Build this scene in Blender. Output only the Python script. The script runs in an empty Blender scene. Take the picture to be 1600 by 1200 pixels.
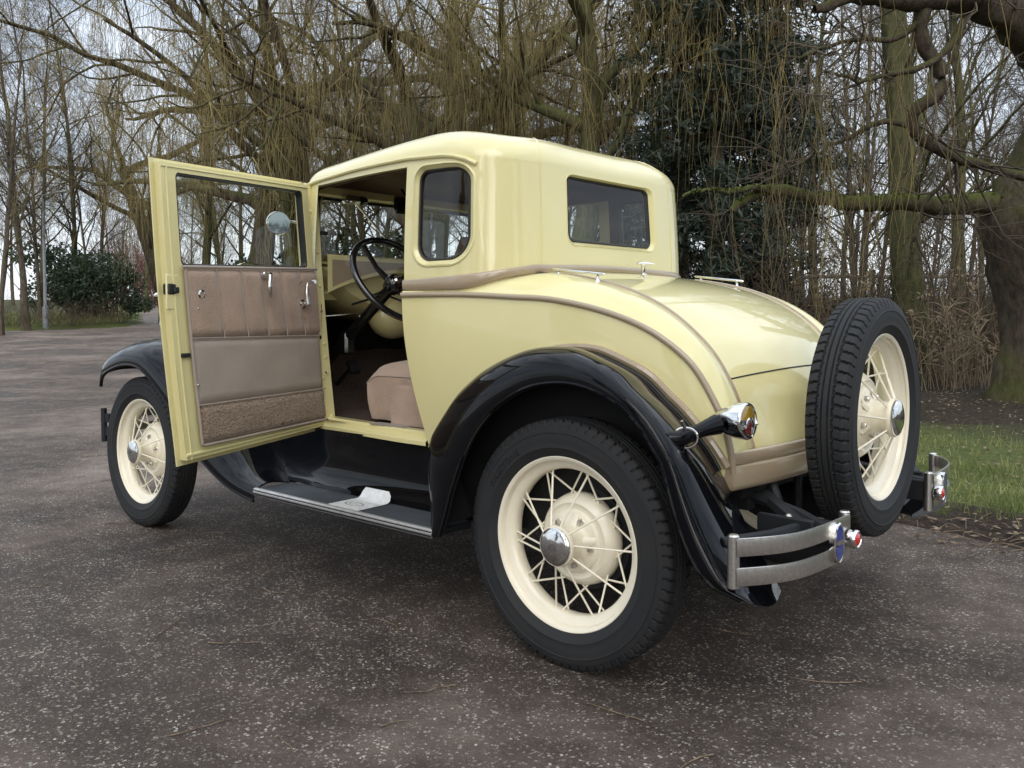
import bpy, math, random
import numpy as np
from math import radians as R, pi as PI, sin, cos
scene = bpy.context.scene
COL = scene.collection
# ------------------------------------------------------------------ camera
CAMP = np.array([-1.555, 2.7378, 1.0441]); YAW, PITCH, ROLL = -0.8463, -0.0382, -0.0046
F_PX = 1362.8
cam_d = bpy.data.cameras.new("camera"); cam = bpy.data.objects.new("camera", cam_d); COL.objects.link(cam)
cam_d.sensor_fit = 'HORIZONTAL'; cam_d.sensor_width = 36.0
cam_d.lens = F_PX / 1600 * 36.0
cam_d.shift_y = -60.5 / 1600
cam_d.clip_start = 0.05; cam_d.clip_end = 3000
from mathutils import Matrix, Vector
_f = Vector((cos(PITCH)*cos(YAW), cos(PITCH)*sin(YAW), sin(PITCH)))
_r = _f.cross(Vector((0, 0, 1))).normalized(); _u = _r.cross(_f)
_r2 = cos(ROLL)*_r + sin(ROLL)*_u; _u2 = -sin(ROLL)*_r + cos(ROLL)*_u
_m = Matrix((_r2, _u2, -_f)).transposed().to_4x4(); _m.translation = Vector(CAMP)
cam.matrix_world = _m
scene.camera = cam
# ------------------------------------------------------------------ world: overcast daylight
SUN_EL, SUN_AZ = R(34), R(126)           # azimuth measured from +x towards +y
w = bpy.data.worlds.new("World"); scene.world = w; w.use_nodes = True
nt = w.node_tree; nt.nodes.clear()
def wn(t, **k):
    n = nt.nodes.new(t)
    for a, b in k.items(): setattr(n, a, b)
    return n
sky = wn('ShaderNodeTexSky'); sky.sky_type = 'NISHITA'; sky.sun_disc = False
sky.sun_elevation = SUN_EL; sky.sun_rotation = PI/2 - SUN_AZ
sky.air_density = 1.0; sky.dust_density = 2.0; sky.ozone_density = 1.0
tc = wn('ShaderNodeTexCoord'); sep = wn('ShaderNodeSeparateXYZ')
nt.links.new(tc.outputs['Generated'], sep.inputs[0])
mp = wn('ShaderNodeMapping'); mp.inputs['Scale'].default_value = (1.0, 1.0, 2.6)
nt.links.new(tc.outputs['Generated'], mp.inputs[0])
cn = wn('ShaderNodeTexNoise'); cn.inputs['Scale'].default_value = 2.9; cn.inputs['Detail'].default_value = 7; cn.inputs['Roughness'].default_value = .58
nt.links.new(mp.outputs[0], cn.inputs['Vector'])
cr = wn('ShaderNodeValToRGB')
cr.color_ramp.elements[0].position = .34; cr.color_ramp.elements[0].color = (3.4, 3.95, 4.75, 1)
cr.color_ramp.elements[1].position = .68; cr.color_ramp.elements[1].color = (8.6, 9.0, 9.5, 1)
nt.links.new(cn.outputs['Fac'], cr.inputs[0])
zr = wn('ShaderNodeMapRange'); zr.inputs['From Min'].default_value = .05; zr.inputs['From Max'].default_value = .95; zr.inputs['To Min'].default_value = .74; zr.inputs['To Max'].default_value = 1.28   # overcast: zenith about three times the horizon
nt.links.new(sep.outputs[2], zr.inputs['Value'])
zm = wn('ShaderNodeVectorMath'); zm.operation = 'SCALE'; nt.links.new(cr.outputs[0], zm.inputs[0]); nt.links.new(zr.outputs[0], zm.inputs['Scale'])
mx = wn('ShaderNodeMix'); mx.data_type = 'RGBA'; mx.inputs['Factor'].default_value = .82
nt.links.new(sky.outputs[0], mx.inputs[6]); nt.links.new(zm.outputs[0], mx.inputs[7])
bg = wn('ShaderNodeBackground'); bg.inputs['Strength'].default_value = 0.105
nt.links.new(mx.outputs[2], bg.inputs['Color'])
wo = wn('ShaderNodeOutputWorld'); nt.links.new(bg.outputs[0], wo.inputs['Surface'])
sd = bpy.data.lights.new("sun", 'SUN'); sd.energy = 1.3; sd.angle = R(60); sd.color = (1.0, .965, .91)
sun = bpy.data.objects.new("sun", sd); COL.objects.link(sun)
sv = Vector((cos(SUN_EL)*cos(SUN_AZ), cos(SUN_EL)*sin(SUN_AZ), sin(SUN_EL)))
sun.rotation_euler = sv.to_track_quat('Z', 'Y').to_euler(); sun.location = sv*60
scene.view_settings.view_transform = 'Standard'; scene.view_settings.look = 'None'
scene.view_settings.exposure = 1.08; scene.view_settings.gamma = 1.0
try: scene.view_settings.use_curve_mapping = False
except Exception: pass
scene.cycles.max_bounces = 7; scene.cycles.transparent_max_bounces = 12
scene.cycles.diffuse_bounces = 3; scene.cycles.glossy_bounces = 4
# ------------------------------------------------------------------ materials
class NT:
    def __init__(s, name):
        s.m = bpy.data.materials.new(name); s.m.use_nodes = True; s.t = s.m.node_tree
        s.t.nodes.clear(); s.out = s.t.nodes.new('ShaderNodeOutputMaterial')
    def n(s, typ, ins=None, **k):
        n = s.t.nodes.new(typ)
        for a, b in k.items(): setattr(n, a, b)
        for a, b in (ins or {}).items():
            if isinstance(b, tuple) and len(b) == 2 and hasattr(b[0], 'outputs'): s.t.links.new(b[0].outputs[b[1]], n.inputs[a])
            else: n.inputs[a].default_value = b
        return n
    def ramp(s, src, stops):
        n = s.t.nodes.new('ShaderNodeValToRGB'); s.t.links.new(src[0].outputs[src[1]], n.inputs[0])
        e = n.color_ramp.elements
        while len(e) < len(stops): e.new(.5)
        for i, (p, c) in enumerate(stops):
            e[i].position = p; e[i].color = (c, c, c, 1) if not isinstance(c, (tuple, list)) else (*c, 1)
        return n
    def coord(s, scale=(1, 1, 1), kind='Object'):
        t = s.n('ShaderNodeTexCoord'); return s.n('ShaderNodeMapping', {'Vector': (t, kind), 'Scale': scale})
    def fin(s, n): s.t.links.new(n.outputs[0], s.out.inputs['Surface']); return s.m
def simple(name, col, rough=.5, metal=0, coat=0, bump=0, bscale=60, var=0, vscale=3, spec=.5, col2=None, sheen=0, coat_rough=.03, detail=4):
    t = NT(name); c = t.coord()
    p = t.n('ShaderNodeBsdfPrincipled', {'Base Color': (*col, 1), 'Roughness': rough, 'Metallic': metal, 'Coat Weight': coat, 'Coat Roughness': coat_rough, 'Specular IOR Level': spec, 'Sheen Weight': sheen})
    if var:
        nz = t.n('ShaderNodeTexNoise', {'Vector': (c, 0), 'Scale': vscale, 'Detail': detail, 'Roughness': .6})
        c2 = col2 or tuple(x*(1-var) for x in col)
        rp = t.ramp((nz, 0), [(.3, c2), (.7, col)]); t.t.links.new(rp.outputs[0], p.inputs['Base Color'])
        rr = t.ramp((nz, 0), [(.3, min(1, rough*1.35)), (.7, rough)]); t.t.links.new(rr.outputs[0], p.inputs['Roughness'])
    if bump:
        nb = t.n('ShaderNodeTexNoise', {'Vector': (c, 0), 'Scale': bscale, 'Detail': 3})
        b = t.n('ShaderNodeBump', {'Height': (nb, 0), 'Strength': bump, 'Distance': .01}); t.t.links.new(b.outputs[0], p.inputs['Normal'])
    return t.fin(p)
M = {}
M['cream'] = simple('cream_paint', (.755, .682, .340), .34, coat=1.0, var=.05, vscale=1.7, coat_rough=.015)
M['wheelcream'] = simple('wheel_cream_paint', (.90, .83, .66), .30, coat=.5, var=.06, vscale=14)
M['taupe'] = simple('taupe_paint', (.36, .28, .185), .28, coat=.8, var=.06, vscale=4)
M['black'] = simple('black_paint', (.003, .0033, .0045), .03, coat=.25, spec=.12, coat_rough=.012)
M['blackmatt'] = simple('chassis_black', (.009, .011, .014), .55, var=.5, vscale=9)
M['void'] = simple('underseal_black', (.006, .006, .007), .8)
M['rubber'] = simple('tyre_rubber', (.015, .0175, .021), .6, spec=.35, var=.5, vscale=9, col2=(.026, .025, .024), detail=7, bump=.05, bscale=160)
M['mat'] = simple('running_board_rubber', (.030, .036, .042), .55, var=.3, vscale=7)
M['chrome'] = simple('chrome', (.78, .78, .77), .09, metal=1, var=.08, vscale=20)
M['steel'] = simple('worn_bumper_steel', (.74, .71, .67), .27, metal=1, var=.28, vscale=90, bump=.05, bscale=120)
M['alu'] = simple('cast_aluminium', (.86, .87, .87), .45, metal=.25, var=.25, vscale=40, bump=.1, bscale=200)
M['trimsteel'] = simple('board_edge_steel', (.62, .60, .58), .42, metal=.8, var=.3, vscale=30)
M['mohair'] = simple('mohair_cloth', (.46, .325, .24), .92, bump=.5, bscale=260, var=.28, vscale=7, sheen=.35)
M['leathercloth'] = simple('leathercloth', (.40, .335, .28), .62, bump=.12, bscale=180, var=.14, vscale=5)
M['carpet'] = simple('door_carpet', (.35, .245, .165), .97, bump=1.0, bscale=140, var=.5, vscale=90, sheen=.3)
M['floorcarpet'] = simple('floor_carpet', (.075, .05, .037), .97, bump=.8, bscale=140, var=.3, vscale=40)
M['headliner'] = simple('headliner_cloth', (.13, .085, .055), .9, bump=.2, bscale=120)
M['seal'] = simple('window_rubber', (.012, .012, .013), .5)
M['bakelite'] = simple('black_bakelite', (.008, .008, .009), .16, coat=.6)
M['amber'] = simple('amber_lens', (.30, .18, .008), .1, coat=1, spec=.7)
M['redlens'] = simple('red_lens', (.10, .006, .006), .1, coat=1, spec=.7)
M['redreflector'] = simple('red_reflector', (.62, .02, .02), .18, coat=1)
M['blue'] = simple('blue_enamel', (.012, .035, .26), .14, coat=1)
M['rust'] = simple('rusty_bolt', (.20, .09, .035), .8, var=.5, vscale=50)
def glass_mat(name, tint, refl=1.0):
    t = NT(name)
    lw = t.n('ShaderNodeLayerWeight', {'Blend': .5}); pw = t.n('ShaderNodeMath', {0: (lw, 'Facing'), 1: 5.0}, operation='POWER')
    tr = t.n('ShaderNodeBsdfTransparent', {'Color': (*tint, 1)}); gl = t.n('ShaderNodeBsdfGlossy', {'Color': (.95, .97, 1, 1), 'Roughness': .015})
    mu = t.n('ShaderNodeMath', {0: (pw, 0), 1: .9, 2: .05*refl}, operation='MULTIPLY_ADD')
    return t.fin(t.n('ShaderNodeMixShader', {0: (mu, 0), 1: (tr, 0), 2: (gl, 0)}))
M['glass'] = glass_mat('window_glass', (.90, .92, .90), .8)
# ------------------------------------------------------------------ mesh helpers
def nrm(v): return v/np.maximum(np.linalg.norm(v, axis=-1, keepdims=True), 1e-12)
class MB:
    def __init__(s): s.v = []; s.f = []; s.n = 0; s.nr = []; s.uv = None
    def add(s, v, f, nr=None):
        v = np.asarray(v, float).reshape(-1, 3)
        s.v.append(v); s.f += [tuple(int(i)+s.n for i in q) for q in f]; s.n += len(v)
        s.nr.append(nr if nr is not None else np.zeros((len(v), 3)))
        return s
    def grid(s, P, closeu=False, closev=False, flip=False, nr=None):
        P = np.asarray(P, float); a, b = P.shape[:2]; F = []
        for i in range(a if closeu else a-1):
            for j in range(b if closev else b-1):
                i2, j2 = (i+1) % a, (j+1) % b
                q = (i*b+j, i2*b+j, i2*b+j2, i*b+j2); F.append(q[::-1] if flip else q)
        return s.add(P.reshape(-1, 3), F, None if nr is None else nr.reshape(-1, 3))
    def box(s, c, d, ax=None, bev=0.0):
        c = np.array(c, float); h = np.array(d, float)/2
        A = np.eye(3) if ax is None else np.array(ax, float)
        if bev <= 0:
            v = np.array([[x, y, z] for x in(-1, 1) for y in(-1, 1) for z in(-1, 1)])*h
            f = [(0, 1, 3, 2), (4, 6, 7, 5), (0, 4, 5, 1), (2, 3, 7, 6), (0, 2, 6, 4), (1, 5, 7, 3)]
            return s.add(c+v@A, f)
        b = min(bev, *(h*.95)); v = []; idx = {}
        for x in(-1, 1):
            for y in(-1, 1):
                for z in(-1, 1):
                    sg = np.array([x, y, z])
                    for k in range(3):
                        p = sg*(h-b); p[k] = sg[k]*h[k]; idx[(x, y, z, k)] = len(v); v.append(p)
        f = []
        for k in range(3):
            o = [i for i in range(3) if i != k]
            for sg in(-1, 1):
                q = []
                for a1, b1 in((-1, -1), (1, -1), (1, 1), (-1, 1)):
                    t = [0, 0, 0]; t[k] = sg; t[o[0]] = a1; t[o[1]] = b1; q.append(idx[(*t, k)])
                if (sg > 0) == (k == 1): q = q[::-1]
                f.append(tuple(q))
        for k in range(3):
            o = [i for i in range(3) if i != k]
            for a1 in(-1, 1):
                for b1 in(-1, 1):
                    t0 = [0, 0, 0]; t0[o[0]] = a1; t0[o[1]] = b1; t1 = list(t0); t0[k] = -1; t1[k] = 1
                    f.append((idx[(*t0, o[0])], idx[(*t0, o[1])], idx[(*t1, o[1])], idx[(*t1, o[0])]))
        for x in(-1, 1):
            for y in(-1, 1):
                for z in(-1, 1): f.append((idx[(x, y, z, 0)], idx[(x, y, z, 1)], idx[(x, y, z, 2)]))
        return s.add(c+np.array(v)@A, f)
    def tube(s, path, r, k=8, close=False, cap=True, up=None, flat=1.0):
        P = np.asarray(path, float); n = len(P); r = np.broadcast_to(np.asarray(r, float), (n,))
        T = nrm(np.gradient(P, axis=0)) if not close else nrm(np.roll(P, -1, 0)-np.roll(P, 1, 0))
        ref = np.array(up if up is not None else ([0, 0, 1] if abs(T[0][2]) < .9 else [1, 0, 0]), float)
        rings = []; N = ref
        for i in range(n):
            N = N-T[i]*(N@T[i]); N = N/max(np.linalg.norm(N), 1e-9); B = np.cross(T[i], N)
            a = np.arange(k)/k*2*PI
            rings.append(P[i]+r[i]*(np.cos(a)[:, None]*N*flat+np.sin(a)[:, None]*B))
        s.grid(np.array(rings), closeu=close, closev=True, flip=True)
        if cap and not close:
            b = s.n-n*k; s.f.append(tuple(b+i for i in range(k))); s.f.append(tuple(b+(n-1)*k+i for i in range(k))[::-1])
        return s
    def lathe(s, prof, c, ax, n=48, close=False):
        prof = np.array(prof, float); ax = nrm(np.array(ax, float)); a = np.cross(ax, [0, 0, 1.])
        if np.linalg.norm(a) < .1: a = np.cross(ax, [1., 0, 0])
        a = nrm(a); b = np.cross(ax, a); th = np.arange(n)/n*2*PI
        P = np.array(c, float)+prof[:, None, 0, None]*ax+prof[:, None, 1, None]*(np.cos(th)[None, :, None]*a+np.sin(th)[None, :, None]*b)
        return s.grid(P, closeu=close, closev=True)
    def build(s, name, mat, parent=None, smooth=True, angle=40, normals=False, label=None):
        me = bpy.data.meshes.new(name); V = np.concatenate(s.v) if s.v else np.zeros((0, 3))
        me.from_pydata(V.tolist(), [], s.f); me.materials.append(M[mat] if isinstance(mat, str) else mat)
        if smooth:
            me.polygons.foreach_set('use_smooth', [True]*len(me.polygons))
            if normals: me.normals_split_custom_set_from_vertices(np.concatenate(s.nr).tolist())
            elif angle: me.set_sharp_from_angle(angle=R(angle))
        me.update()
        o = bpy.data.objects.new(name, me); COL.objects.link(o)
        if parent is not None: o.parent = parent
        if label: o['label'] = label
        return o
def thing(name, label, cat, loc=(0, 0, 0), group=None, rz=0):
    o = bpy.data.objects.new(name, None); COL.objects.link(o); o.location = loc; o.rotation_euler = (0, 0, rz)
    o.empty_display_size = .2; o['label'] = label; o['category'] = cat
    if group: o['group'] = group
    return o
def spline(pts, n, u=None):
    """natural cubic spline through pts by chord length, n samples (or at u in 0..1)"""
    P = np.asarray(pts, float); d = np.linalg.norm(np.diff(P, axis=0), axis=1)**.75; t = np.concatenate([[0], np.cumsum(d)]); t /= t[-1]
    m = len(P); h = np.diff(t); A = np.eye(m); B = np.zeros_like(P)
    for i in range(1, m-1):
        A[i, i-1] = h[i-1]; A[i, i] = 2*(h[i-1]+h[i]); A[i, i+1] = h[i]
        B[i] = 6*((P[i+1]-P[i])/h[i]-(P[i]-P[i-1])/h[i-1])
    S = np.linalg.solve(A, B); q = np.linspace(0, 1, n) if u is None else np.asarray(u)
    k = np.clip(np.searchsorted(t, q, side='right')-1, 0, m-2); a = (t[k+1]-q)[:, None]; b = (q-t[k])[:, None]; hh = h[k][:, None]
    return (S[k]*a**3+S[k+1]*b**3)/(6*hh)+(P[k]/hh-S[k]*hh/6)*a+(P[k+1]/hh-S[k+1]*hh/6)*b
def rrect(cx, cz, w, h, r, n=10):
    """rounded rectangle, r = (br, tr, tl, bl), counter-clockwise from right-bottom"""
    if np.isscalar(r): r = (r,)*4
    out = []
    for (sx, sz, a0), q in zip(((1, -1, -90), (1, 1, 0), (-1, 1, 90), (-1, -1, 180)), r):
        x0, z0 = cx+sx*(w/2-q), cz+sz*(h/2-q)
        for k in range(n+1):
            a = R(a0+90*k/n); out.append((x0+q*cos(a), z0+q*sin(a)))
    # subdivide the straight runs
    o2 = []; N = len(out)
    for i in range(N):
        a, b = np.array(out[i]), np.array(out[(i+1) % N]); k = 14 if i % (n+1) == n else 1
        for j in range(k): o2.append(a+(b-a)*j/k)
    return np.array(o2)
def fdnormal(S, u, v, e=1e-3):
    return nrm(np.cross(S(u+e, v)-S(u-e, v), S(u, v+e)-S(u, v-e)))
def patch(mb, S, u0, u1, v0, v1, nu, nv, flip=False):
    u = np.linspace(u0, u1, nu)[:, None]+np.zeros((1, nv)); v = np.linspace(v0, v1, nv)[None, :]+np.zeros((nu, 1))
    N = fdnormal(S, u, v)*(-1 if flip else 1)
    mb.grid(S(u, v), flip=flip, nr=N)
def patch_hole(mb, S, u0, u1, v0, v1, hole, m=8, flip=False):
    hole = np.asarray(hole); c = np.array([(hole[:, 0].min()+hole[:, 0].max())/2, (hole[:, 1].min()+hole[:, 1].max())/2])
    d = hole-c
    out = []
    for q in d:
        t = 1e9
        if q[0] > 1e-9: t = min(t, (u1-c[0])/q[0])
        if q[0] < -1e-9: t = min(t, (u0-c[0])/q[0])
        if q[1] > 1e-9: t = min(t, (v1-c[1])/q[1])
        if q[1] < -1e-9: t = min(t, (v0-c[1])/q[1])
        out.append(c+q*t)
    out = np.array(out)
    for cu, cv in((u0, v0), (u0, v1), (u1, v0), (u1, v1)):      # snap nearest to the corners
        out[np.argmin(((out-[cu, cv])**2).sum(1))] = (cu, cv)
    t = (np.linspace(0, 1, m)**1.3)[:, None, None]
    G = hole[None]*(1-t)+out[None]*t
    u, v = G[..., 0], G[..., 1]
    N = fdnormal(S, u, v)*(-1 if flip else 1)
    mb.grid(S(u, v), closev=True, nr=N, flip=flip)
# ================================================================== THE CAR (frame: x forward, y to its left, z up, origin under the rear axle)
car = thing('vintage_coupe', 'pale yellow vintage coupe with black wings, its driver door hanging open on the tarmac', 'car')
def ispl(pts):
    P = np.array(pts, float); u0 = np.linspace(0, 1, len(P)); m = len(P); h = np.diff(u0); A = np.eye(m); B = np.zeros_like(P)
    for i in range(1, m-1):
        A[i, i-1:i+2] = (h[i-1], 2*(h[i-1]+h[i]), h[i]); B[i] = 6*((P[i+1]-P[i])/h[i]-(P[i]-P[i-1])/h[i-1])
    S = np.linalg.solve(A, B)
    def f(u):
        u = np.asarray(u, float); k = np.clip((u*(m-1)).astype(int), 0, m-2); hh = 1/(m-1)
        a = (u0[k+1]-u)[..., None]; b = (u-u0[k])[..., None]
        return (S[k]*a**3+S[k+1]*b**3)/(6*hh)+(P[k]/hh-S[k]*hh/6)*a+(P[k+1]/hh-S[k+1]*hh/6)*b
    return f
# ---- upper cab: plan contour, wall, roof roll
_q = np.linspace(.0, PI/2, 15)
_cor = [(.70-.355*abs(cos(t))**(2/3.5), .20+.453*abs(sin(t))**(2/3.5)) for t in _q][1:]
_half = spline([(.345, 0), (.345, .10), (.346, .2)]+_cor+[(.80, .656), (1.0, .652), (1.2, .634), (1.40, .608), (1.495, .588), (1.55, .54), (1.572, .45), (1.585, .2), (1.585, 0)], 3000)
_k = np.hanning(141); _k /= _k.sum(); _pd = np.concatenate([(_half[1:71]*[1, -1])[::-1], _half, (_half[-71:-1]*[1, -1])[::-1]]); _half = np.stack([np.convolve(_pd[:, i], _k, 'valid') for i in(0, 1)], -1)
_half[0, 1] = 0; _half[-1, 1] = 0
_arc = np.concatenate([[0], np.cumsum(np.linalg.norm(np.diff(_half, axis=0), axis=1))]); SMAX = _arc[-1]
def s_of(x): return float(np.interp(x, _half[:2400, 0], _arc[:2400]))     # arc length at a given x on the side
def P0(s):
    s = np.asarray(s, float); a = np.abs(s); a = np.where(a > SMAX, 2*SMAX-a, a)
    return np.stack([np.interp(a, _arc, _half[:, 0]), np.interp(a, _arc, _half[:, 1])*np.where(np.abs(s) > SMAX, -1, 1)*np.sign(np.where(s == 0, 1, s))], -1)
def inset(s, d):
    p = P0(s); q = np.stack([np.clip(p[..., 0], .86, 1.20), 0*p[..., 0]], -1); v = q-p; l = np.linalg.norm(v, axis=-1, keepdims=True)
    return p+v/l*np.asarray(d)[..., None], l[..., 0]
Z0, ZT, RA, RB, CRH = 1.10, 1.585, .165, .092, .040
def zts(s):
    x = P0(s)[..., 0]; return np.interp(x, [.34, .40, .60, .8, 1.4, 1.6], [1.552, 1.556, 1.578, 1.585, 1.583, 1.572])
def zend(s):
    a = np.abs(np.asarray(s, float)); a = np.where(a > SMAX, 2*SMAX-a, a); k = np.array([0, .33, .58, .74, .90, 1.08, 1.3, 1.7, 2.6]); v = np.array([1.674, 1.670, 1.660, 1.684, 1.697, 1.690, 1.677, 1.660, 1.655])
    q = np.linspace(0, 2.6, 400); vv = np.interp(q, k, v); ker = np.hanning(41); ker /= ker.sum(); vv = np.convolve(np.pad(vv, 20, 'reflect'), ker, 'valid'); return np.interp(a, q, vv)
def ras(s):
    x = P0(s)[..., 0]; return np.interp(x, [.34, .45, .65], [.180, .175, .165])
def WALL(off=0.):
    def f(s, z):
        s = np.asarray(s, float); z = np.asarray(z, float)+0*s; z = np.where(z > 1.5, 1.5+(z-1.5)*(zts(s)-1.5)/(ZT-1.5), z); d = .022*np.clip((z-1.16)/.42, 0, 2)**1.6+off
        p, _ = inset(s, d); return np.concatenate([p, z[..., None]], -1)
    return f
def ROOF(off=0.):
    def f(s, t):
        s = np.asarray(s, float); t = np.asarray(t, float)+0*s
        th = R(2.9)+np.clip(t/.45, 0, 1)*R(75.1); zt = zts(s); d1 = .022*np.clip((zt-1.16)/.42, 0, 2)**1.6+ras(s)*(math.cos(R(2.9))-np.cos(th)); ze = zend(s); z1 = zt+(ze-zt)*(np.sin(th)-math.sin(R(2.9)))/(math.sin(R(78))-math.sin(R(2.9)))
        ta = np.clip((t-.45)/.55, 0, 1); _, l = inset(s, 0*s)
        d = d1+(l-d1)*ta; zc = np.interp(P0(s)[..., 0], [.86, 1.20], [1.754, 1.720]); Lc = np.maximum(l-d1, .05); s0 = (ze-zt)/(math.sin(R(78))-math.sin(R(2.9)))*math.cos(R(78))/(ras(s)*math.sin(R(78))); z = z1+s0*Lc*(ta-2*ta**2+ta**3)+(zc-ze)*(3*ta**2-2*ta**3)
        p, _ = inset(s, np.minimum(d+off*np.clip(1-ta, 0, 1), l)); return np.concatenate([p, (z-off)[..., None]], -1)
    return f
W0, WI = WALL(), WALL(.03)
sB, sA, sC = s_of(.80), s_of(1.40), float(np.interp(.425, _half[:1500, 1], _arc[:1500]))
sF = s_of(1.495)
ZH = 1.562                                       # door head
rl = MB(); R0 = ROOF()
sg = np.concatenate([np.linspace(-SMAX, SMAX, 241)]); tg = np.concatenate([np.linspace(0, .45, 15), np.linspace(.45, 1, 14)[1:]])
SS, TT = np.meshgrid(sg, tg, indexing='ij'); Nr = -fdnormal(R0, SS, np.clip(TT, .002, .985), 4e-3); rl.grid(R0(SS, TT), flip=True, nr=Nr)
roof = rl.build('roof', 'cream', car, normals=True)
# headliner inside the roof
hl = MB(); SS2, TT2 = np.meshgrid(np.linspace(-SMAX, SMAX, 121), np.linspace(0, 1, 12), indexing='ij'); hl.grid(ROOF(.03)(SS2, TT2)); hl.build('headliner', 'headliner', roof)
sm = lambda f: (lambda s, z: f(s, z))
QW = (( .50+.742)/2, )                           # quarter window centre x
def qhole(sign, grow=0.):
    s0, s1 = s_of(.497), s_of(.742); c = (s0+s1)/2
    h = rrect(c, 1.384, (s1-s0)+2*grow, .322+2*grow, (.030, .040, .060, .085) if 0 else (.060+grow, .042+grow, .062+grow, .088+grow))
    if sign < 0: h = h*[-1, 1]; h = h[::-1]
    return h
def rhole(grow=0.): return rrect(0, 1.4195, .556+2*grow, .252+2*grow, .034+grow)
def dhole(grow=0.):
    s0, s1 = -s_of(1.36), -s_of(.86); return rrect((s0+s1)/2, 1.392, s1-s0+2*grow, .318+2*grow, .03+grow)
body = MB()
patch_hole(body, W0, sC, sB, Z0, ZT, qhole(1, .024), flip=True)
patch_hole(body, W0, -sB, -sC, Z0, ZT, qhole(-1, .024), flip=True)
patch_hole(body, W0, -sC, sC, Z0, ZT, rhole(.014), flip=True)
patch(body, W0, sB, sF, ZH, ZT, 40, 2, flip=True); patch(body, W0, -sF, -sB, ZH, ZT, 40, 2, flip=True)
# windscreen surround
def fhole(): return rrect(SMAX, 1.405, 1.02, .285, .02)
patch_hole(body, W0, sF, 2*SMAX-sF, Z0, ZT, fhole(), flip=True)
patch(body, W0, sA, sF, .6+.5, ZT, 12, 6, flip=True); patch(body, W0, -sF, -sA, Z0, ZT, 12, 6, flip=True)
# window reveals: moulded step then the seat of the glass
def reveal(mb, f, hole_fn, steps):
    rings = [WALL(o)(hole_fn(g)[:, 0], hole_fn(g)[:, 1]) for g, o in steps]
    mb.grid(np.array(rings), closev=True)
    return rings
cab = body.build('cab_shell', 'cream', car, normals=True)
STEP = [(.024, 0.), (.020, -.004), (.015, -.004), (.012, .002), (.004, .009), (.0, .013), (-.001, .03)]
def window(name, holefn, steps, parent, n_in=9):
    rv = MB(); reveal(rv, W0, holefn, steps); fr = rv.build(name+'_surround', 'cream', parent, angle=60)
    sl = MB(); sl.grid(np.array([WALL(o)(holefn(g)[:, 0], holefn(g)[:, 1]) for g, o in((.0005, .014), (-.004, .010), (-.009, .013), (-.010, .026))]), closev=True)
    sl.build('window_seal', 'seal', fr, angle=50)
    gb = MB(); h = holefn(-.006); c = h.mean(0); t = np.linspace(0, 1, n_in)[:, None, None]; G = c+(h-c)[None]*t
    gb.grid(WALL(.021)(G[..., 0], G[..., 1]), closev=True); gb.build('window_pane', 'glass', fr)
    return fr
window('quarter_window', lambda g: qhole(1, g), STEP, cab)
window('quarter_window', lambda g: qhole(-1, g), STEP, cab)
window('rear_window', rhole, [(.014, 0.), (.012, -.003), (.010, -.003), (.008, .001), (.003, .009), (0, .013), (-.001, .03)], cab)
window('windscreen', lambda g: fhole() if abs(g) < .012 else rrect(SMAX, 1.405, 1.02+2*g, .285+2*g, .02+max(g, -.01)), [(0, 0), (-.001, .03)], cab)
# inside lining of the quarters and back
li = MB()
patch_hole(li, WI, sC, sB, Z0, ZT, qhole(1, .0)); patch_hole(li, WI, -sB, -sC, Z0, ZT, qhole(-1, .0)); patch_hole(li, WI, -sC, sC, Z0, ZT, rhole(0))
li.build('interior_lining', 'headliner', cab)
# vertical seams of the back panel, raised hairlines
for sgn in(-1, 1):
    z = np.linspace(1.19, ZT, 14); pts = WALL(-.0005)(np.full(14, sgn*sC), z)
    tt = np.linspace(0, .5, 12)[1:]; pts = np.concatenate([pts, ROOF(0)(np.full(11, sgn*sC), tt)+[0, 0, .0005]])
    MB().tube(pts, .0028, 6).build('body_seam', 'cream', cab)
# drip rails
for sgn in(1, -1):
    x = np.concatenate([np.linspace(s_of(1.50), s_of(.60), 40), np.linspace(s_of(.60), s_of(.475), 12)[1:]])
    zz = np.interp(x, [s_of(.475), s_of(.51), s_of(.56), s_of(.63), s_of(.8), s_of(1.1), s_of(1.5)], [1.555, 1.574, 1.585, 1.590, 1.592, 1.590, 1.578])
    pts = WALL(-.005)(sgn*x, zz); MB().tube(pts, .0075, 8).build('drip_rail', 'cream', cab)
# ---- lower body
L2 = ispl([(.80, .668, 1.106), (.64, .660, 1.105), (.52, .650, 1.103), (.40, .641, 1.098), (.28, .632, 1.091), (.16, .624, 1.083), (.0, .606, 1.053), (-.148, .588, 1.004), (-.247, .572, .946), (-.314, .560, .884), (-.358, .550, .813), (-.387, .542, .753), (-.402, .535, .70), (-.412, .53, .645), (-.416, .528, .60), (-.415, .526, .545)])
L1 = ispl([(.80, .665, 1.120), (.64, .646, 1.119), (.52, .622, 1.119), (.432, .562, 1.148), (.372, .477, 1.168), (.27, .437, 1.172), (.085, .447, 1.140), (-.06, .448, 1.096), (-.174, .445, 1.037), (-.257, .44, .971), (-.313, .43, .906), (-.357, .417, .822), (-.376, .402, .757), (-.392, .392, .697), (-.41, .386, .63), (-.415, .383, .545)])
SILL = ispl([(.715, .62, .567), (.56, .618, .566), (.44, .615, .565), (.32, .612, .563), (.20, .61, .56), (.08, .606, .558), (-.06, .592, .556), (-.18, .578, .554), (-.26, .565, .552), (-.32, .555, .551), (-.36, .547, .55), (-.388, .54, .549), (-.402, .535, .548), (-.412, .53, .546), (-.416, .528, .545), (-.416, .526, .543)])
MIR = np.array([1, -1, 1.])
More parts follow.
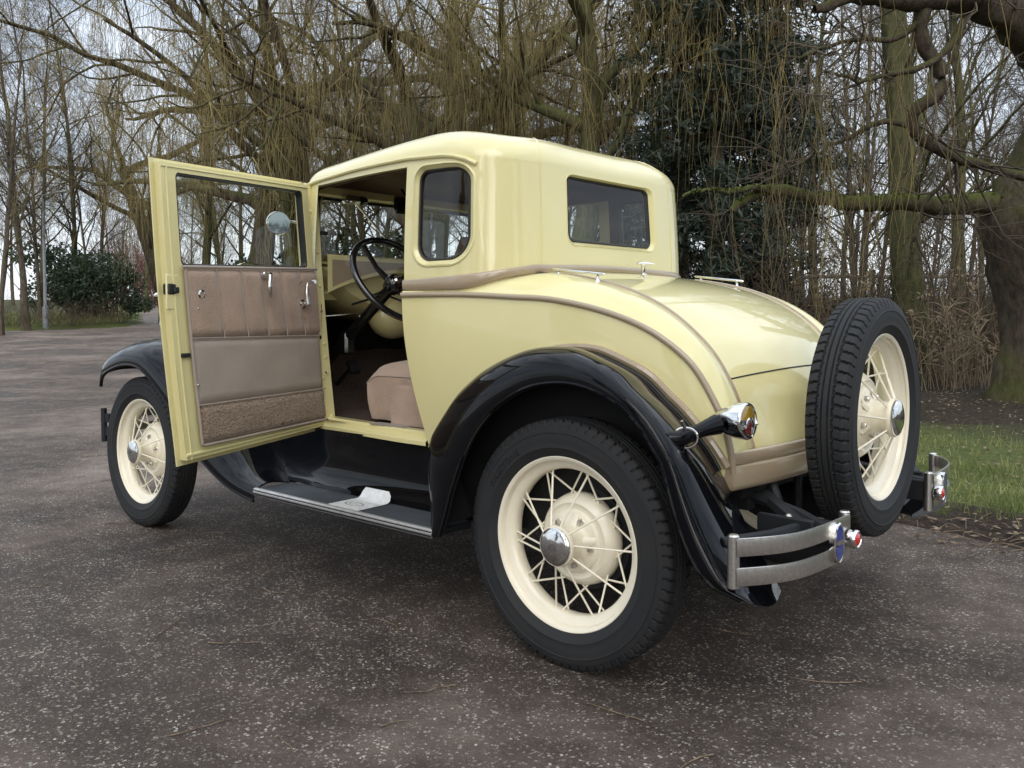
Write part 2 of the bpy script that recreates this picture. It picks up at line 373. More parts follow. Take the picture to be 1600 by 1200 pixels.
def SIDE(p, q):
    p = np.asarray(p, float); q = np.asarray(q, float)+0*p; a, b = L2(p), SILL(p); g = a+(b-a)*q[..., None]
    g[..., 0] = a[..., 0]+(b-a)[..., 0]*q**1.7; h = (a-b)[..., 2]
    g[..., 1] += .017*np.sin(PI*np.clip(q, 0, 1))*np.clip(h/.54, 0, 1)*(1-.35*q); return g
def BAND(p, q):
    p = np.asarray(p, float); q = np.asarray(q, float)+0*p; a, b = L2(p), L1(p); w = np.linalg.norm(a-b, axis=-1)
    e = 2e-3; T = nrm(L2(np.clip(p+e, 0, 1))-L2(np.clip(p-e, 0, 1))); nn = nrm(np.cross(T, b-a)); nn = nn*np.where(nn[..., 1:2]+nn[..., 2:3] < 0, -1, 1)
    return a+(b-a)*q[..., None]+nn*(np.sin(PI*np.clip(q, 0, 1))*w*.13*np.clip((1-p)/.13, .0, 1))[..., None]
NP_ = 90; pg = np.linspace(0, 1, NP_)
SIDES, BANDS = [], []
for f, nq in((SIDE, 16), (BAND, 12)):
    qq = np.linspace(0, 1, nq); PP, QQ = np.meshgrid(pg, qq, indexing='ij'); G = f(PP, QQ)
    N = fdnormal(f, np.clip(PP, .002, .998), QQ, 2e-3)
    flipN = -1 if f is SIDE else 1
    if (N[30, 5]@np.array([0, 1, .3])) < 0: N = -N
    fl = False
    fn = np.cross(G[31, 5]-G[30, 5], G[30, 6]-G[30, 5]); fl = (fn@N[30, 5]) < 0
    (SIDES if f is SIDE else BANDS).extend([MB().grid(G, nr=N, flip=fl), MB().grid(G*MIR, nr=N*MIR, flip=not fl)])
for k_ in range(2):
    o_ = SIDES[k_].build('body_side', 'cream', car, normals=True); BANDS[k_].build('shoulder_panel', 'cream', o_, normals=True)
    if k_ == 0: body_side = o_
def deck_row(p, n=25, lift=0.):
    e = 3e-3; a = L1(np.array([p]))[0]; T = nrm(L1(np.array([min(1, p+e)]))[0]-L1(np.array([max(0, p-e)]))[0]); nx, nz = T[2], -T[0]
    ln = math.hypot(nx, nz); nx, nz = nx/ln, nz/ln
    if nz < -.2 or (nx > .5): nx, nz = -nx, -nz
    c = np.interp(p, [.33, .5, .72, 1.], [.012, .026, .046, .050])+lift
    q = np.linspace(-1, 1, n); k = c*(1-q**2)**1.0
    k = k+lift*q**2
    return np.stack([a[0]+nx*k, -q*a[1], a[2]+nz*k], -1)
dp = np.linspace(5/15, 1, 64); yq = np.linspace(-1, 1, 25)
row0 = np.stack([np.interp(np.abs(yq*.425), _half[:1200, 1], _half[:1200, 0]), -yq*.425, 1.180+.012*(1-yq**2)], -1)
DG = np.array([row0]+[deck_row(p) for p in dp])
dk = MB(); dk.grid(DG); 
fn = np.cross(DG[31, 12]-DG[30, 12], DG[30, 13]-DG[30, 12]); 
if fn[2] < 0: dk = MB(); dk.grid(DG, flip=True)
deck = dk.build('rear_deck', 'cream', car, angle=80)
# lid joint across the tail and the mouldings
pS = float(np.interp(-.845, -L1(dp)[:, 2], dp)); gp = deck_row(pS, lift=.0005)
MB().tube(gp, .0024, 6).build('lid_joint', 'seal', deck)
for sgn in(1, -1):
    p_ = np.linspace(5.1/15, 14.2/15, 80); c = L1(p_)*[1, sgn, 1]; MB().tube(c, np.interp(p_, [.33, .42, 1], [.004, .0075, .0085]), 8).build('deck_moulding', 'taupe', deck)
    p_ = np.linspace(0, 14.2/15, 100); c = L2(p_)*[1, sgn, 1]; MB().tube(c, np.interp(p_, [0, .1, 1], [.010, .0095, .0105]), 10).build('belt_moulding', 'taupe', body_side)
# broad taupe belt on the cab foot: side part, ramp at the corner, strip round the back
xs = [(.80, 1.122, 1.160), (.70, 1.121, 1.163), (.60, 1.120, 1.167), (.52, 1.120, 1.171), (.47, 1.130, 1.176), (.43, 1.146, 1.182), (.395, 1.160, 1.190), (.372, 1.168, 1.198), (.362, 1.173, 1.205)]
ss = [float(np.interp(x, _half[:1800, 0], _arc[:1800])) for x, _, _ in xs]
ss += [float(np.interp(y, _half[:1200, 1], _arc[:1200])) for y in(.33, .22, .1, 0)]
zl = [b for _, b, _ in xs]+[1.180, 1.186, 1.189, 1.190]; zh = [c for _, _, c in xs]+[1.208, 1.212, 1.214, 1.215]
for sgn in(1, -1):
    sq = np.linspace(ss[0], 0, 120); lo = np.interp(-sq, [-x for x in ss], zl); hi = np.interp(-sq, [-x for x in ss], zh)
    ker = np.ones(7)/7
    lo = np.convolve(np.pad(lo, 3, 'edge'), ker, 'valid'); hi = np.convolve(np.pad(hi, 3, 'edge'), ker, 'valid')
    rows = []
    for k, (t, o) in enumerate(((-.02, .004), (0, -.005), (.12, -.0095), (.5, -.011), (.88, -.0095), (1, -.005), (1.02, .004))): rows.append(WALL(o)(sq*sgn, lo+(hi-lo)*t))
    b = MB(); b.grid(np.array(rows), flip=sgn > 0); b.build('waist_band', 'taupe', cab, angle=60)
# foot band round the tail, two tiers, taupe
def tail_curve(n=60):
    y = np.linspace(-1, 1, n); yy = y*.528; x = -.414-.045*(1-np.abs(y)**2.4)
    return np.stack([x, yy], -1)
tcv = tail_curve(); tnn = nrm(np.stack([np.gradient(tcv[:, 1])*-1, np.gradient(tcv[:, 0])], -1))
arcs = np.concatenate([[[(-.41+.0)+k*.035, -.530-.0008*k] for k in range(5, 0, -1)], tcv, [[-.41+k*.035, .530+.0008*k] for k in range(1, 6)]])
an = np.concatenate([[[0, -1]]*5, tnn, [[0, 1]]*5]); an = nrm(an); 
for it in range(3): an = nrm(an+np.roll(an, 1, 0)*(np.arange(len(an)) > 0)[:, None]+np.roll(an, -1, 0)*(np.arange(len(an)) < len(an)-1)[:, None])
def tail_band(prof): return np.array([np.concatenate([arcs+an*o, np.full((len(arcs), 1), z)], -1) for z, o in prof])
tb = MB(); tb.grid(tail_band([(.650, -.006), (.648, .003), (.644, .0055), (.618, .0065), (.614, .003)]))
tb.grid(tail_band([(.613, .002), (.611, .010), (.606, .0125), (.560, .0125), (.548, .010), (.542, .002), (.540, -.02)]))
tail = tb.build('tail_foot_band', 'taupe', car, angle=50)
# rails and latch handle on the lid
def rail(pa, pb, parent, name='luggage_rail', h=.022):
    pa, pb = np.array(pa), np.array(pb); d = nrm(pb-pa); b = MB(); up = np.array([0, 0, h])
    b.tube([pa-d*.03+up, pa-d*.024+up, pb+d*.024+up, pb+d*.03+up], [.001, .0045, .0045, .001], 8)
    for q in(pa, pb): b.lathe([(0, .010), (.004, .008), (.008, .005), (h-.004, .005), (h, .0065)], q, (0, 0, 1), 12)
    b.build(name, 'chrome', parent)
for s_ in(1, -1): rail((.245, s_*.470, 1.158), (.085, s_*.472, 1.139), deck, h=.026)
hb = MB(); hb.lathe([(0, .018), (.003, .016), (.006, .008), (.035, .0075), (.04, .011), (.044, .008)], (.265, -.07, 1.181), (0, 0, 1), 16); hb.tube([(.265, -.03, 1.224), (.265, -.07, 1.226), (.252, -.12, 1.224)], [.004, .008, .0045], 8)
hb.build('lid_handle', 'chrome', deck)
# ---- rear wings
AX = .369
_sp, _sq = np.meshgrid(np.linspace(0, 1, 260), np.linspace(0, 1, 70), indexing='ij'); _SG = SIDE(_sp, _sq).reshape(-1, 3)
def side_y(x, z):
    d = (_SG[:, 0]-x)**2+(_SG[:, 2]-z)**2; k = np.argsort(d)[:5]; w_ = 1/(d[k]+1e-6); return float((w_*_SG[k, 1]).sum()/w_.sum())
def by_angle(pts, cx, n, y=None):
    P = np.array(pts, float); an_ = np.unwrap(np.arctan2(P[:, -1]-AX, P[:, 0]-cx)); q = np.linspace(an_[0], an_[-1], n)
    t = np.interp(q, an_, np.linspace(0, 1, len(P))); return ispl(P)(t)
lipR = [(.466, .83, .327), (.436, .83, .41), (.406, .83, .496), (.36, .83, .60), (.306, .83, .687), (.235, .83, .76), (.16, .83, .809), (.09, .83, .842), (.013, .83, .861), (-.08, .83, .866), (-.16, .83, .852), (-.228, .83, .826), (-.285, .83, .79), (-.328, .83, .749), (-.365, .83, .70), (-.395, .83, .649), (-.432, .83, .54), (-.469, .828, .449), (-.522, .822, .372), (-.60, .80, .338)]
innR = [(.50, .62, .335), (.52, .63, .42), (.55, .64, .50), (.575, .645, .59), (.552, .648, .65), (.48, .648, .725), (.416, .648, .785), (.345, .646, .83), (.275, .644, .865), (.143, .64, .908), (.04, .632, .917), (-.02, .618, .911), (-.068, .604, .895), (-.135, .588, .866), (-.19, .574, .834), (-.235, .564, .79), (-.283, .554, .746), (-.36, .544, .65), (-.408, .535, .555), (-.475, .53, .43), (-.57, .55, .300)]
innR = [(x, side_y(x, z)+.006 if (x > -.40 and z > .56) else y, z) for x, y, z in innR]
def wing(lip, inn, cx, name, crest, n=72, liner=True):
    a = by_angle(lip, cx, n); b = by_angle(inn, cx, n); m = 18
    th_ = np.linspace(0, PI/2, m); ctr = np.array([cx, 0, AX]); rows = []
    for i in range(n):
        da = a[i]-ctr; db = b[i]-ctr; da[1] = 0; db[1] = 0; ra, rb = np.linalg.norm(da), np.linalg.norm(db)
        ua = nrm(da); ub = nrm(db)
        u = nrm(ub[None]*(1-np.sin(th_)**2)[:, None]+ua[None]*(np.sin(th_)**2)[:, None])
        rr = ra+(rb-ra)*np.cos(th_)+crest*np.sin(2*th_)**1.0
        y = b[i, 1]+(a[i, 1]-b[i, 1])*np.sin(th_)
        P = ctr+u*rr[:, None]; P[:, 1] = y
        lo = P[-1]-ua*.020; lo2 = lo.copy(); lo2[1] -= .006
        rows.append(np.concatenate([P, [lo, lo2]]))
    G = np.array(rows); objs = []
    for sgn in(1, -1):
        g = G*[1, sgn, 1]; wb = MB(); wb.grid(g, flip=sgn > 0)
        und = G.copy(); c0 = ctr.copy(); und[:, :, [0, 2]] += (ctr[[0, 2]]-und[:, :, [0, 2]])*.012; und[:, :, 1] -= .004
        o = wb.build(name, 'black', car, angle=55)
        bd = MB(); bd.tube(g[:, m+0], .0055, 8); bd.build('wing_bead', 'black', o)
        ub_ = MB(); ub_.grid(und*[1, sgn, 1], flip=sgn < 0); ub_.build('wing_underside', 'void', o)
        if liner:
            wl = MB(); I = b.copy(); J = ctr+(I-ctr)*[.25, 1, .25]; J[:, 1] = .600; K = I.copy(); K[:, 1] -= .004; K = ctr+(K-ctr)*[.985, 1, .985]
            K2 = K.copy(); K2[:, 1] = np.minimum(K[:, 1]+.014, .66)
            wl.grid(np.array([K2, ctr+(K2-ctr)*[.8, 1, .8], J+[0, .05, 0]])*[1, sgn, 1]); wl.build('wheel_arch_liner', 'void', o)
        objs.append((o, g, b))
    return objs
RW = wing(lipR, innR, 0., 'rear_wing', .040)
for k, (o, g, b) in enumerate(RW):                # taupe bead on the body and black welt where the wing meets it
    sgn = 1 if k == 0 else -1
    jb = b[14:58].copy(); jb[:, 1] = [side_y(x, z) for x, _, z in jb]; ctr = np.array([0, 0, AX]); out = jb-ctr; out[:, 1] = 0; out = nrm(out)
    MB().tube((np.array([(x, side_y(x, z)+.002, z) for x, _, z in jb+out*.020]))*[1, sgn, 1], np.interp(np.arange(len(jb)), [0, 8, 30, 45], [.003, .010, .012, .012]), 8).build('arch_moulding', 'taupe', body_side)
    MB().tube((jb+out*.003+[0, .008, 0])*[1, sgn, 1], .0055, 8).build('wing_welt', 'seal', o)
lipF = [(2.985, .80, .690), (2.90, .825, .748), (2.80, .83, .785), (2.69, .83, .810), (2.59, .83, .818), (2.502, .83, .810), (2.407, .83, .776), (2.293, .83, .710), (2.164, .83, .620), (2.03, .83, .505), (1.895, .825, .412), (1.72, .82, .338), (1.535, .82, .306)]
innF = [(3.0, .50, .745), (2.92, .50, .815), (2.81, .50, .868), (2.69, .50, .898), (2.58, .50, .906), (2.47, .51, .898), (2.36, .52, .868), (2.24, .53, .80), (2.11, .545, .70), (1.97, .56, .575), (1.84, .58, .465), (1.69, .60, .375), (1.53, .635, .335)]
def wing_front():
    a, b = ispl(lipF)(np.linspace(0, 1, 70)), ispl(innF)(np.linspace(0, 1, 70)); m = 16; th_ = np.linspace(0, PI/2, m)
    T = nrm(np.gradient(a, axis=0)); up = nrm(np.cross(T, np.array([0, 1., 0]))); up = up*np.where(up[:, 2:3] < 0, -1, 1)
    G = a[:, None]+(b-a)[:, None]*np.stack([np.cos(th_)**1.2, 1-np.sin(th_), np.cos(th_)**1.0], -1)[None]*1.0
    G = G+up[:, None]*(.030*np.sin(2*th_))[None, :, None]
    lo = a-up*.018; G = np.concatenate([G, lo[:, None], (lo-[0, .006, 0])[:, None]], 1)
    for sgn in(1, -1):
        wb = MB(); wb.grid(G*[1, sgn, 1], flip=sgn > 0); o = wb.build('front_wing', 'black', car, angle=55)
        MB().tube(G[:, m]*[1, sgn, 1], .0055, 8).build('wing_bead', 'black', o)
        u = G.copy()-up[:, None]*.006; u[:, :, 1] -= .004; q = MB(); q.grid(u*[1, sgn, 1], flip=sgn < 0); q.build('wing_underside', 'void', o)
        vb = MB(); c = b.copy(); d = b.copy(); d[:, 1] = .46; d[:, 2] = np.minimum(d[:, 2], .60); vb.grid(np.array([c, d])*[1, sgn, 1]); vb.build('wing_valance', 'black', o)
wing_front()
# ---- running boards, aprons
for sgn in(1, -1):
    x0, x1 = .485, 1.525; b = MB(); b.box(((x0+x1)/2, sgn*.735, .327), (x1-x0, .185, .022), bev=.003); rb = b.build('running_board', 'blackmatt', car)
    t = MB(); n = 60                              # ribbed rubber mat
    yy = np.linspace(.648, .806, n*2); zz = .3400+.0016*((np.arange(n*2) % 2))
    t.grid(np.array([[(x, sgn*y, z) for y, z in zip(yy, zz)] for x in np.linspace(x0+.004, x1-.004, 8)]), flip=sgn < 0); t.build('tread_mat', 'mat', rb, angle=20)
    e = MB(); prof = [(.806, .3425), (.812, .3445), (.822, .344), (.826, .339), (.826, .334), (.829, .331), (.829, .326), (.826, .323), (.826, .317), (.822, .313), (.812, .312)]
    e.grid(np.array([[(x, sgn*y, z) for y, z in prof] for x in(x0, (x0+x1)/2, x1)]), flip=sgn < 0); e.build('edge_trim', 'trimsteel', rb, angle=25)
    ap = MB(); q = np.linspace(0, 1, 16); xs_ = np.linspace(.46, 1.95, 30)
    _ap = spline([(.602, .572), (.594, .53), (.589, .48), (.588, .43), (.594, .395), (.608, .367), (.630, .350), (.652, .3428)], 22); ay, az = _ap[:, 0], _ap[:, 1]
    G = np.array([[(x, sgn*(yy_-max(0, x-1.35)*.10), zz_+max(0, x-1.5)*.15*(1-k/21)) for k, (yy_, zz_) in enumerate(zip(ay, az))] for x in xs_])
    ap.grid(G, flip=sgn > 0); ap.build('splash_apron', 'black', car, angle=80)
    if sgn > 0:
        sp = MB(); pts = [(.818, .3435), (.700, .3440), (.672, .3450), (.660, .352), (.652, .368), (.648, .384)]
        xa, xb = .885, 1.055
        rows = []
        for k, (y, z) in enumerate(pts):
            inset_ = [0, 0, 0, 0, .004, .018][k]; rows.append([(x, y, z) for x in np.linspace(xa+inset_, xb-inset_, 12)])
        sp.grid(np.array(rows)); stp = sp.build('step_plate', 'alu', rb, angle=70)
        rbm = MB()
        for k in range(26):
            x = xa+.006+k*.0063; rbm.box((x, .757, .3452), (.003, .110, .0018))
        rbm.build('step_tread', 'alu', stp, smooth=False)
        mg = MB(); aa = np.arange(40)/40*2*PI; mg.tube(np.stack([.97+.045*np.cos(aa), .757+.022*np.sin(aa), np.full(40, .3468)], -1), .0022, 6, close=True); mg.tube([(.94+.012*k, .757+.009*math.sin(k*2.1), .3468) for k in range(6)], .0018, 6); mg.build('step_emblem', 'trimsteel', stp)
# door sill under the open door, floor pan, frame
ds = MB(); G = []
for y, z in((.545, .612), (.585, .612), (.592, .606), (.596, .590), (.612, .586), (.619, .580), (.619, .566), (.60, .563)): G.append([(x, y*1.0-max(0, x-.9)*.085, z) for x in np.linspace(.735, 1.425, 10)])
ds.grid(np.array(G)); ds.build('door_sill', 'cream', car, angle=30)
sk = MB(); sk.box((1.0, .555, .6135), (.19, .05, .003)); sk.build('sill_kick_strip', 'trimsteel', car)
fl = MB(); fl.box((.72, 0, .556), (2.0, 1.14, .02)); fl.box((-.1, 0, .548), (.56, 1.0, .02)); fl.box((1.1, 0, .45), (1.5, 1.05, .02)); fl.build('floor_pan', 'void', car)
fr = MB()
for s_ in(1, -1):
    fr.box((1.2, s_*.34, .50), (3.16, .05, .09)); fr.tube([(-.40, s_*.36, .50), (-.55, s_*.38, .47), (-.66, s_*.44, .45)], .018, 8)
    fr.tube([(0, s_*.40, .56), (0, s_*.55, .42)], .02, 8); fr.tube([(-.1, s_*.30, AX+.02), (1.1, s_*.02, .42)], .022, 10)
fr.tube([(-.37, -.42, .515), (-.37, .42, .515)], .022, 8); fr.tube([(0, -.66, AX), (0, -.16, AX), (0, .16, AX), (0, .66, AX)], [.04, .05, .05, .04], 12); fr.lathe([(-.12, .02), (-.1, .09), (-.03, .135), (.03, .135), (.1, .09), (.14, .04)], (0, 0, AX), (1, 0, 0), 20)
fr.tube([(2.629, -.66, AX), (2.629, -.3, .31), (2.629, .3, .31), (2.629, .66, AX)], .028, 10)
a_ = np.linspace(-.52, .52, 24); fr.tube(np.stack([-.13+0*a_, a_, .56-.55*a_**2], -1), .032, 8)
fr.tube([(-.42, .30, .545), (-.47, .33, .455)], .016, 8); fr.tube([(-.42, .10, .56), (-.42, .10, .40)], .014, 8)
frame = fr.build('chassis_frame', 'blackmatt', car)
ex = MB(); ex.tube([(1.2, -.25, .36), (.2, -.28, .35), (-.35, -.33, .36), (-.55, -.33, .35)], .024, 10); ex.lathe([(0, .02), (.02, .06), (.40, .06), (.42, .02)], (-.42, -.33, .36), (1, 0, 0), 16); ex.build('exhaust', 'blackmatt', frame)
# ---- wheels: tyre, rim, hub shell, spokes, hub cap, lug nuts (axis = local +y, outboard)
def tyre_mesh():
    n = 72*10; prof = []
    # (offset, radius, kind) from the outer bead over the tread to the inner bead
    pts = [(.047, .252), (.056, .262), (.0628, .281), (.0645, .2825), (.0645, .2845), (.0640, .286), (.0658, .300), (.0662, .312), (.0655, .3235), (.0668, .3250), (.0668, .3275), (.0645, .3290), (.0620, .343), (.0605, .3455), (.0580, .3500), (.0560, .3560), (.052, .3615)]
    tr = [(o, .3665-.9*(abs(o)**2)) for o in np.linspace(.047, -.047, 33)]
    P = np.array(pts+tr+[(-o, r) for o, r in pts[::-1]]); m = len(P)
    a = np.arange(n)/n*2*PI; ph = (a*72/(2*PI)) % 1.0
    RR = np.repeat(P[None, :, 1], n, 0).copy(); O = np.repeat(P[None, :, 0], n, 0).copy()
    for j, (o, r) in enumerate(P):
        ao = abs(o); dep = np.zeros(n)
        if r > .345:
            if ao > .0255:                         # shoulder blocks with slanted slots
                sh = (ph+(ao-.0255)*7*(1 if o > 0 else 1)) % 1.0
                dep = np.where(sh < .20, .0085*min(1, (ao-.0235)/.006), 0)
            zig = .0022*(np.abs(ph-.5)*4-1)*np.where(ph < .25, -1, 1)
            if r > .3615: 
                for c0, wd in((.0225, .0020), (-.0225, .0020), (.0085, .0014), (-.0085, .0014)):
                    dep = np.maximum(dep, np.where(np.abs(o-c0-(zig if abs(c0) > .02 else 0)) < wd, .0060, 0))
        RR[:, j] = r-dep
    G = np.stack([np.cos(a)[:, None]*RR, O, np.sin(a)[:, None]*RR], -1)
    b = MB(); b.grid(G, closeu=True); return b
_protos = {}
def wheel(loc, rot, spokes_each=True, rings=True):
    root = bpy.data.objects.new('wheel', None); COL.objects.link(root); root.parent = car; root.location = loc; root.rotation_euler = rot; root.empty_display_size = .1
    def sub(key, name, mk, mat, angle=35, parent=None):
        if key not in _protos:
            o = mk().build(name, mat, parent or root, angle=angle); _protos[key] = o.data
        else:
            o = bpy.data.objects.new(name, _protos[key]); COL.objects.link(o); o.parent = parent or root
        return o
    ty = sub('tyre', 'tyre', tyre_mesh, 'rubber', 32)
    def rimf():
        b = MB(); prof = [(.046, .244), (.0505, .2495), (.0520, .2545), (.0500, .2575), (.0465, .2565), (.0460, .2520), (.0440, .2455), (.036, .2420), (.0300, .2400), (.026, .2280), (.020, .2190), (.012, .2150), (0, .2140), (-.014, .2150), (-.022, .2200), (-.028, .2300), (-.034, .2400), (-.046, .2440), (-.0520, .2545), (-.050, .2575), (-.046, .25), (-.034, .248), (-.02, .235), (0, .226), (.02, .235), (.034, .248), (.046, .25)]
        b.lathe([(o, r) for o, r in prof], (0, 0, 0), (0, 1, 0), 96, close=True); return b
    sub('rim', 'rim', rimf, 'wheelcream', 50)
    def hubf():
        b = MB(); b.lathe([(.086, .0), (.086, .050), (.084, .0585), (.078, .0605), (.072, .0590), (.066, .0530), (.052, .0480), (.030, .0490), (.014, .0560), (.006, .066), (.004, .086), (.001, .092), (-.004, .0935), (-.0045, .108), (-.001, .112), (-.004, .118), (-.018, .130), (-.024, .1345), (-.040, .138), (-.052, .139), (-.056, .135), (-.060, .0)], (0, 0, 0), (0, 1, 0), 72)
        for k in range(5):                         # raised webs between the wheel nuts
            t = 2*PI*(k+.5)/5; c = np.array([math.cos(t), 0, math.sin(t)]); s_ = np.array([-math.sin(t), 0, math.cos(t)])
            b.grid(np.array([[c*r+s_*w*k2+np.array([0, h, 0]) for k2 in(-1, -.4, .4, 1)] for r, w, h in((.050, .015, .020), (.060, .014, .013), (.073, .012, .0075), (.086, .010, .002))])+np.array([0, .004, 0])*np.array([0, 1, 1, 0])[None, :, None]*1.2)
        return b
    hub = sub('hub', 'hub_shell', hubf, 'wheelcream', 50)
    def capf():
        b = MB(); b.lathe([(.0865, .055), (.0900, .0548), (.0945, .0500), (.0985, .0400), (.1005, .0260), (.1012, .0240), (.1012, .0)], (0, 0, 0), (0, 1, 0), 48); return b
    cap = sub('cap', 'hub_cap', capf, 'chrome', 40, hub)
    def emb():
        b = MB(); aa = np.arange(32)/32*2*PI
        b.tube(np.stack([.013*np.cos(aa), np.full(32, .1012), .0085*np.sin(aa)], -1), .0008, 6, close=True); b.tube([(-.008, .1012, -.002), (-.003, .1012, .003), (0, .1012, -.002), (.004, .1012, .003), (.008, .1012, -.001)], .0008, 6); return b
    sub('emblem', 'hub_emblem', emb, 'blackmatt', 40, cap)
    def nuts():
        b = MB()
        t = 0; b.lathe([(.002, .0115), (.004, .0115), (.006, .0092), (.016, .0088), (.020, .006), (.021, 0)], (.070, 0, 0), (0, 1, 0), 6); return b
    for k in range(5):
        o = sub('nut', 'wheel_nut', nuts, 'steel', 30); o.rotation_euler = (0, 2*PI*k/5+.3, 0)
    SP = []
    for k in range(10):                            # outer row from the hub nose to the rim, then crossing pairs from the shell edge
        t = 2*PI*k/10; t2 = t+.13; SP.append(((.056*cos(t), .074, .056*sin(t)), (.219*cos(t2), .004, .219*sin(t2))))
    for k in range(10):
        t = 2*PI*(k+.5)/10
        for q, dt in((-.09, .42), (.09, -.42)): SP.append(((.134*cos(t+q), -.030, .134*sin(t+q)), (.217*cos(t+q+dt), -.004+.010*(1 if dt > 0 else -1), .217*sin(t+q+dt))))
    if spokes_each:
        for k, (a, b_) in enumerate(SP):
            if ('sp', k) not in _protos:
                o = MB().tube([a, b_], .0031, 7).build('spoke', 'wheelcream', root); _protos[('sp', k)] = o.data
            else:
                o = bpy.data.objects.new('spoke', _protos[('sp', k)]); COL.objects.link(o); o.parent = root
    else:
        b = MB()
        for a, b_ in SP: b.tube([a, b_], .0031, 6)
        o = b.build('spoke_set', 'wheelcream', root); o['kind'] = 'stuff'
    return root
def lettering(root, text, rad, off, size, t0):
    cu = bpy.data.curves.new('tyre_lettering', 'FONT'); cu.body = text; cu.size = size; cu.extrude = .0016; cu.space_character = 1.25
    tmp = bpy.data.objects.new('tmp', cu); COL.objects.link(tmp); dg = bpy.context.evaluated_depsgraph_get(); me = bpy.data.meshes.new_from_object(tmp.evaluated_get(dg)); bpy.data.objects.remove(tmp); bpy.data.curves.remove(cu)
    me.name = 'tyre_lettering'; co = np.zeros(len(me.vertices)*3); me.vertices.foreach_get('co', co); co = co.reshape(-1, 3); w_ = co[:, 0].max(); th_ = t0+(co[:, 0]-w_/2)/rad*-1; r_ = rad+co[:, 1]; V = np.stack([-r_*np.sin(-th_), off+co[:, 2], r_*np.cos(th_)], -1)
    me.vertices.foreach_set('co', V.ravel()); me.materials.clear(); me.materials.append(M['rubber']); me.update(); o = bpy.data.objects.new('tyre_lettering', me); COL.objects.link(o); o.parent = root
def drum(loc, s):
    b = MB(); b.lathe([(0, .0), (0, .155), (-s*.01, .16), (-s*.05, .16), (-s*.055, .17), (-s*.07, .17), (-s*.075, .05)], loc, (0, 1, 0), 40); b.build('brake_drum', 'blackmatt', frame)
for x, s in((0, 1), (0, -1), (2.629, 1), (2.629, -1)): drum((x, s*.648, AX), s)
wl0 = wheel((0, .711, AX), (0, R(9), 0)); lettering(wl0, 'FIRESTONE',   .2925, .0670, .026, R(38)); wheel((2.629, .711, AX), (R(1.6), R(31), R(.95)))
wheel((0, -.711, AX), (0, 0, PI), False); wheel((2.629, -.711, AX), (0, R(20), PI), False)
spare = wheel((-.593, -.012, .717), (0, 0, R(91.3))); spare['label'] = 'spare wire wheel carried upright on the tail'
sp = MB(); sp.tube([(-.42, 0, .52), (-.50, -.005, .60), (-.55, -.01, .70)], .03, 8); sp.box((-.53, -.01, .717), (.03, .2, .2), bev=.02); sp.build('spare_carrier', 'blackmatt', frame)
# ---- the open door: local X runs from the hinge to the free edge, local Y is the inner side, Z is height (car frame)
DH = np.array([1.41, .56, 0.]); DANG = math.atan2(.966, -.2585)
door = bpy.data.objects.new('door', None); COL.objects.link(door); door.parent = car; door.location = DH; door.rotation_euler = (0, 0, DANG); door['label'] = 'driver door swung wide open'
def DP(al, be, y=0.):
    al = np.asarray(al, float); be = np.asarray(be, float)+0*al
    a0 = -.012+.102*be; a1 = .732+.088*be+.012*np.sin(PI*np.clip(be, 0, 1)); z0 = .578-.033*al; z1 = 1.556-.016*al
    return np.stack([a0+(a1-a0)*al, np.asarray(y, float)+0*al, z0+(z1-z0)*be], -1)
def bow(be): return -.010*np.sin(PI*np.clip(be, -.2, 1.2)*.9)   # outer skin bulges at the waist
def dh(g=0.): return rrect(.4825, .816, .875+2*g/.74, .312+2*g/.98, .02)
IN = lambda a, b: DP(a, b, 0.0); OUT = lambda a, b: DP(a, b, -.036+bow(b))
d = MB(); patch_hole(d, IN, 0, 1, 0, 1, dh()); patch_hole(d, OUT, 0, 1, 0, 1, dh(), flip=True)
hh = dh(); d.grid(np.array([OUT(hh[:, 0], hh[:, 1]), IN(hh[:, 0], hh[:, 1])]), closev=True)
t = np.linspace(0, 1, 12); z_, o_ = np.zeros(12), np.ones(12)
per_a = np.concatenate([t, o_, t[::-1], z_]); per_b = np.concatenate([z_, t, o_, t[::-1]])
d.grid(np.array([IN(per_a, per_b), OUT(per_a, per_b)]), closev=True)
shell = d.build('door_shell', 'cream', door, angle=30)
lp = MB()                                        # outer overlap flange beyond the slab, and pressed steps of the inner frame
G = lambda a, b, y: DP(np.array(a, float), np.array(b, float), y)
fl_a = np.concatenate([t*1.03-.012, 1.022*o_, (t*1.03-.012)[::-1], -.012*o_*0-.0]); fl_b = np.concatenate([z_-.020, t*1.035-.02, o_+.014, (t*1.035-.02)[::-1]])
lp.grid(np.array([G(fl_a, fl_b, -.030), G(fl_a, fl_b, -.036), ]), closev=True)
lp.grid(np.array([G(np.clip(fl_a, .0, 1)*.985+.004, np.clip(fl_b, 0, 1)*.985+.006, -.030), G(fl_a, fl_b, -.030)]), closev=True); lp.build('door_flange', 'cream', shell, angle=30)
st = MB()
for (a0, b0, a1, b1, wd) in ((.0, .017, 1, .017, .012), (.972, .0, .972, .985, .009), (.0, .988, 1, .988, .006)):
    p = G(np.linspace(a0, a1, 20), np.linspace(b0, b1, 20), .001); st.tube(p, wd*.5, 6, flat=1.0)
st.build('frame_pressing', 'cream', shell)
wsl = MB(); wsl.grid(np.array([DP(dh(g)[:, 0], dh(g)[:, 1], y) for g, y in((.001, -.004), (-.006, -.002), (-.008, -.006), (-.008, -.03), (.001, -.034))]), closev=True); wsl.build('glass_channel', 'seal', shell, angle=40)
gp_ = MB(); h = dh(-.004); c = h.mean(0); tt = np.linspace(0, 1, 6)[:, None, None]; G2 = c+(h-c)[None]*tt; gp_.grid(DP(G2[..., 0], G2[..., 1], -.018), closev=True); gp_.build('door_glass', 'glass', door)
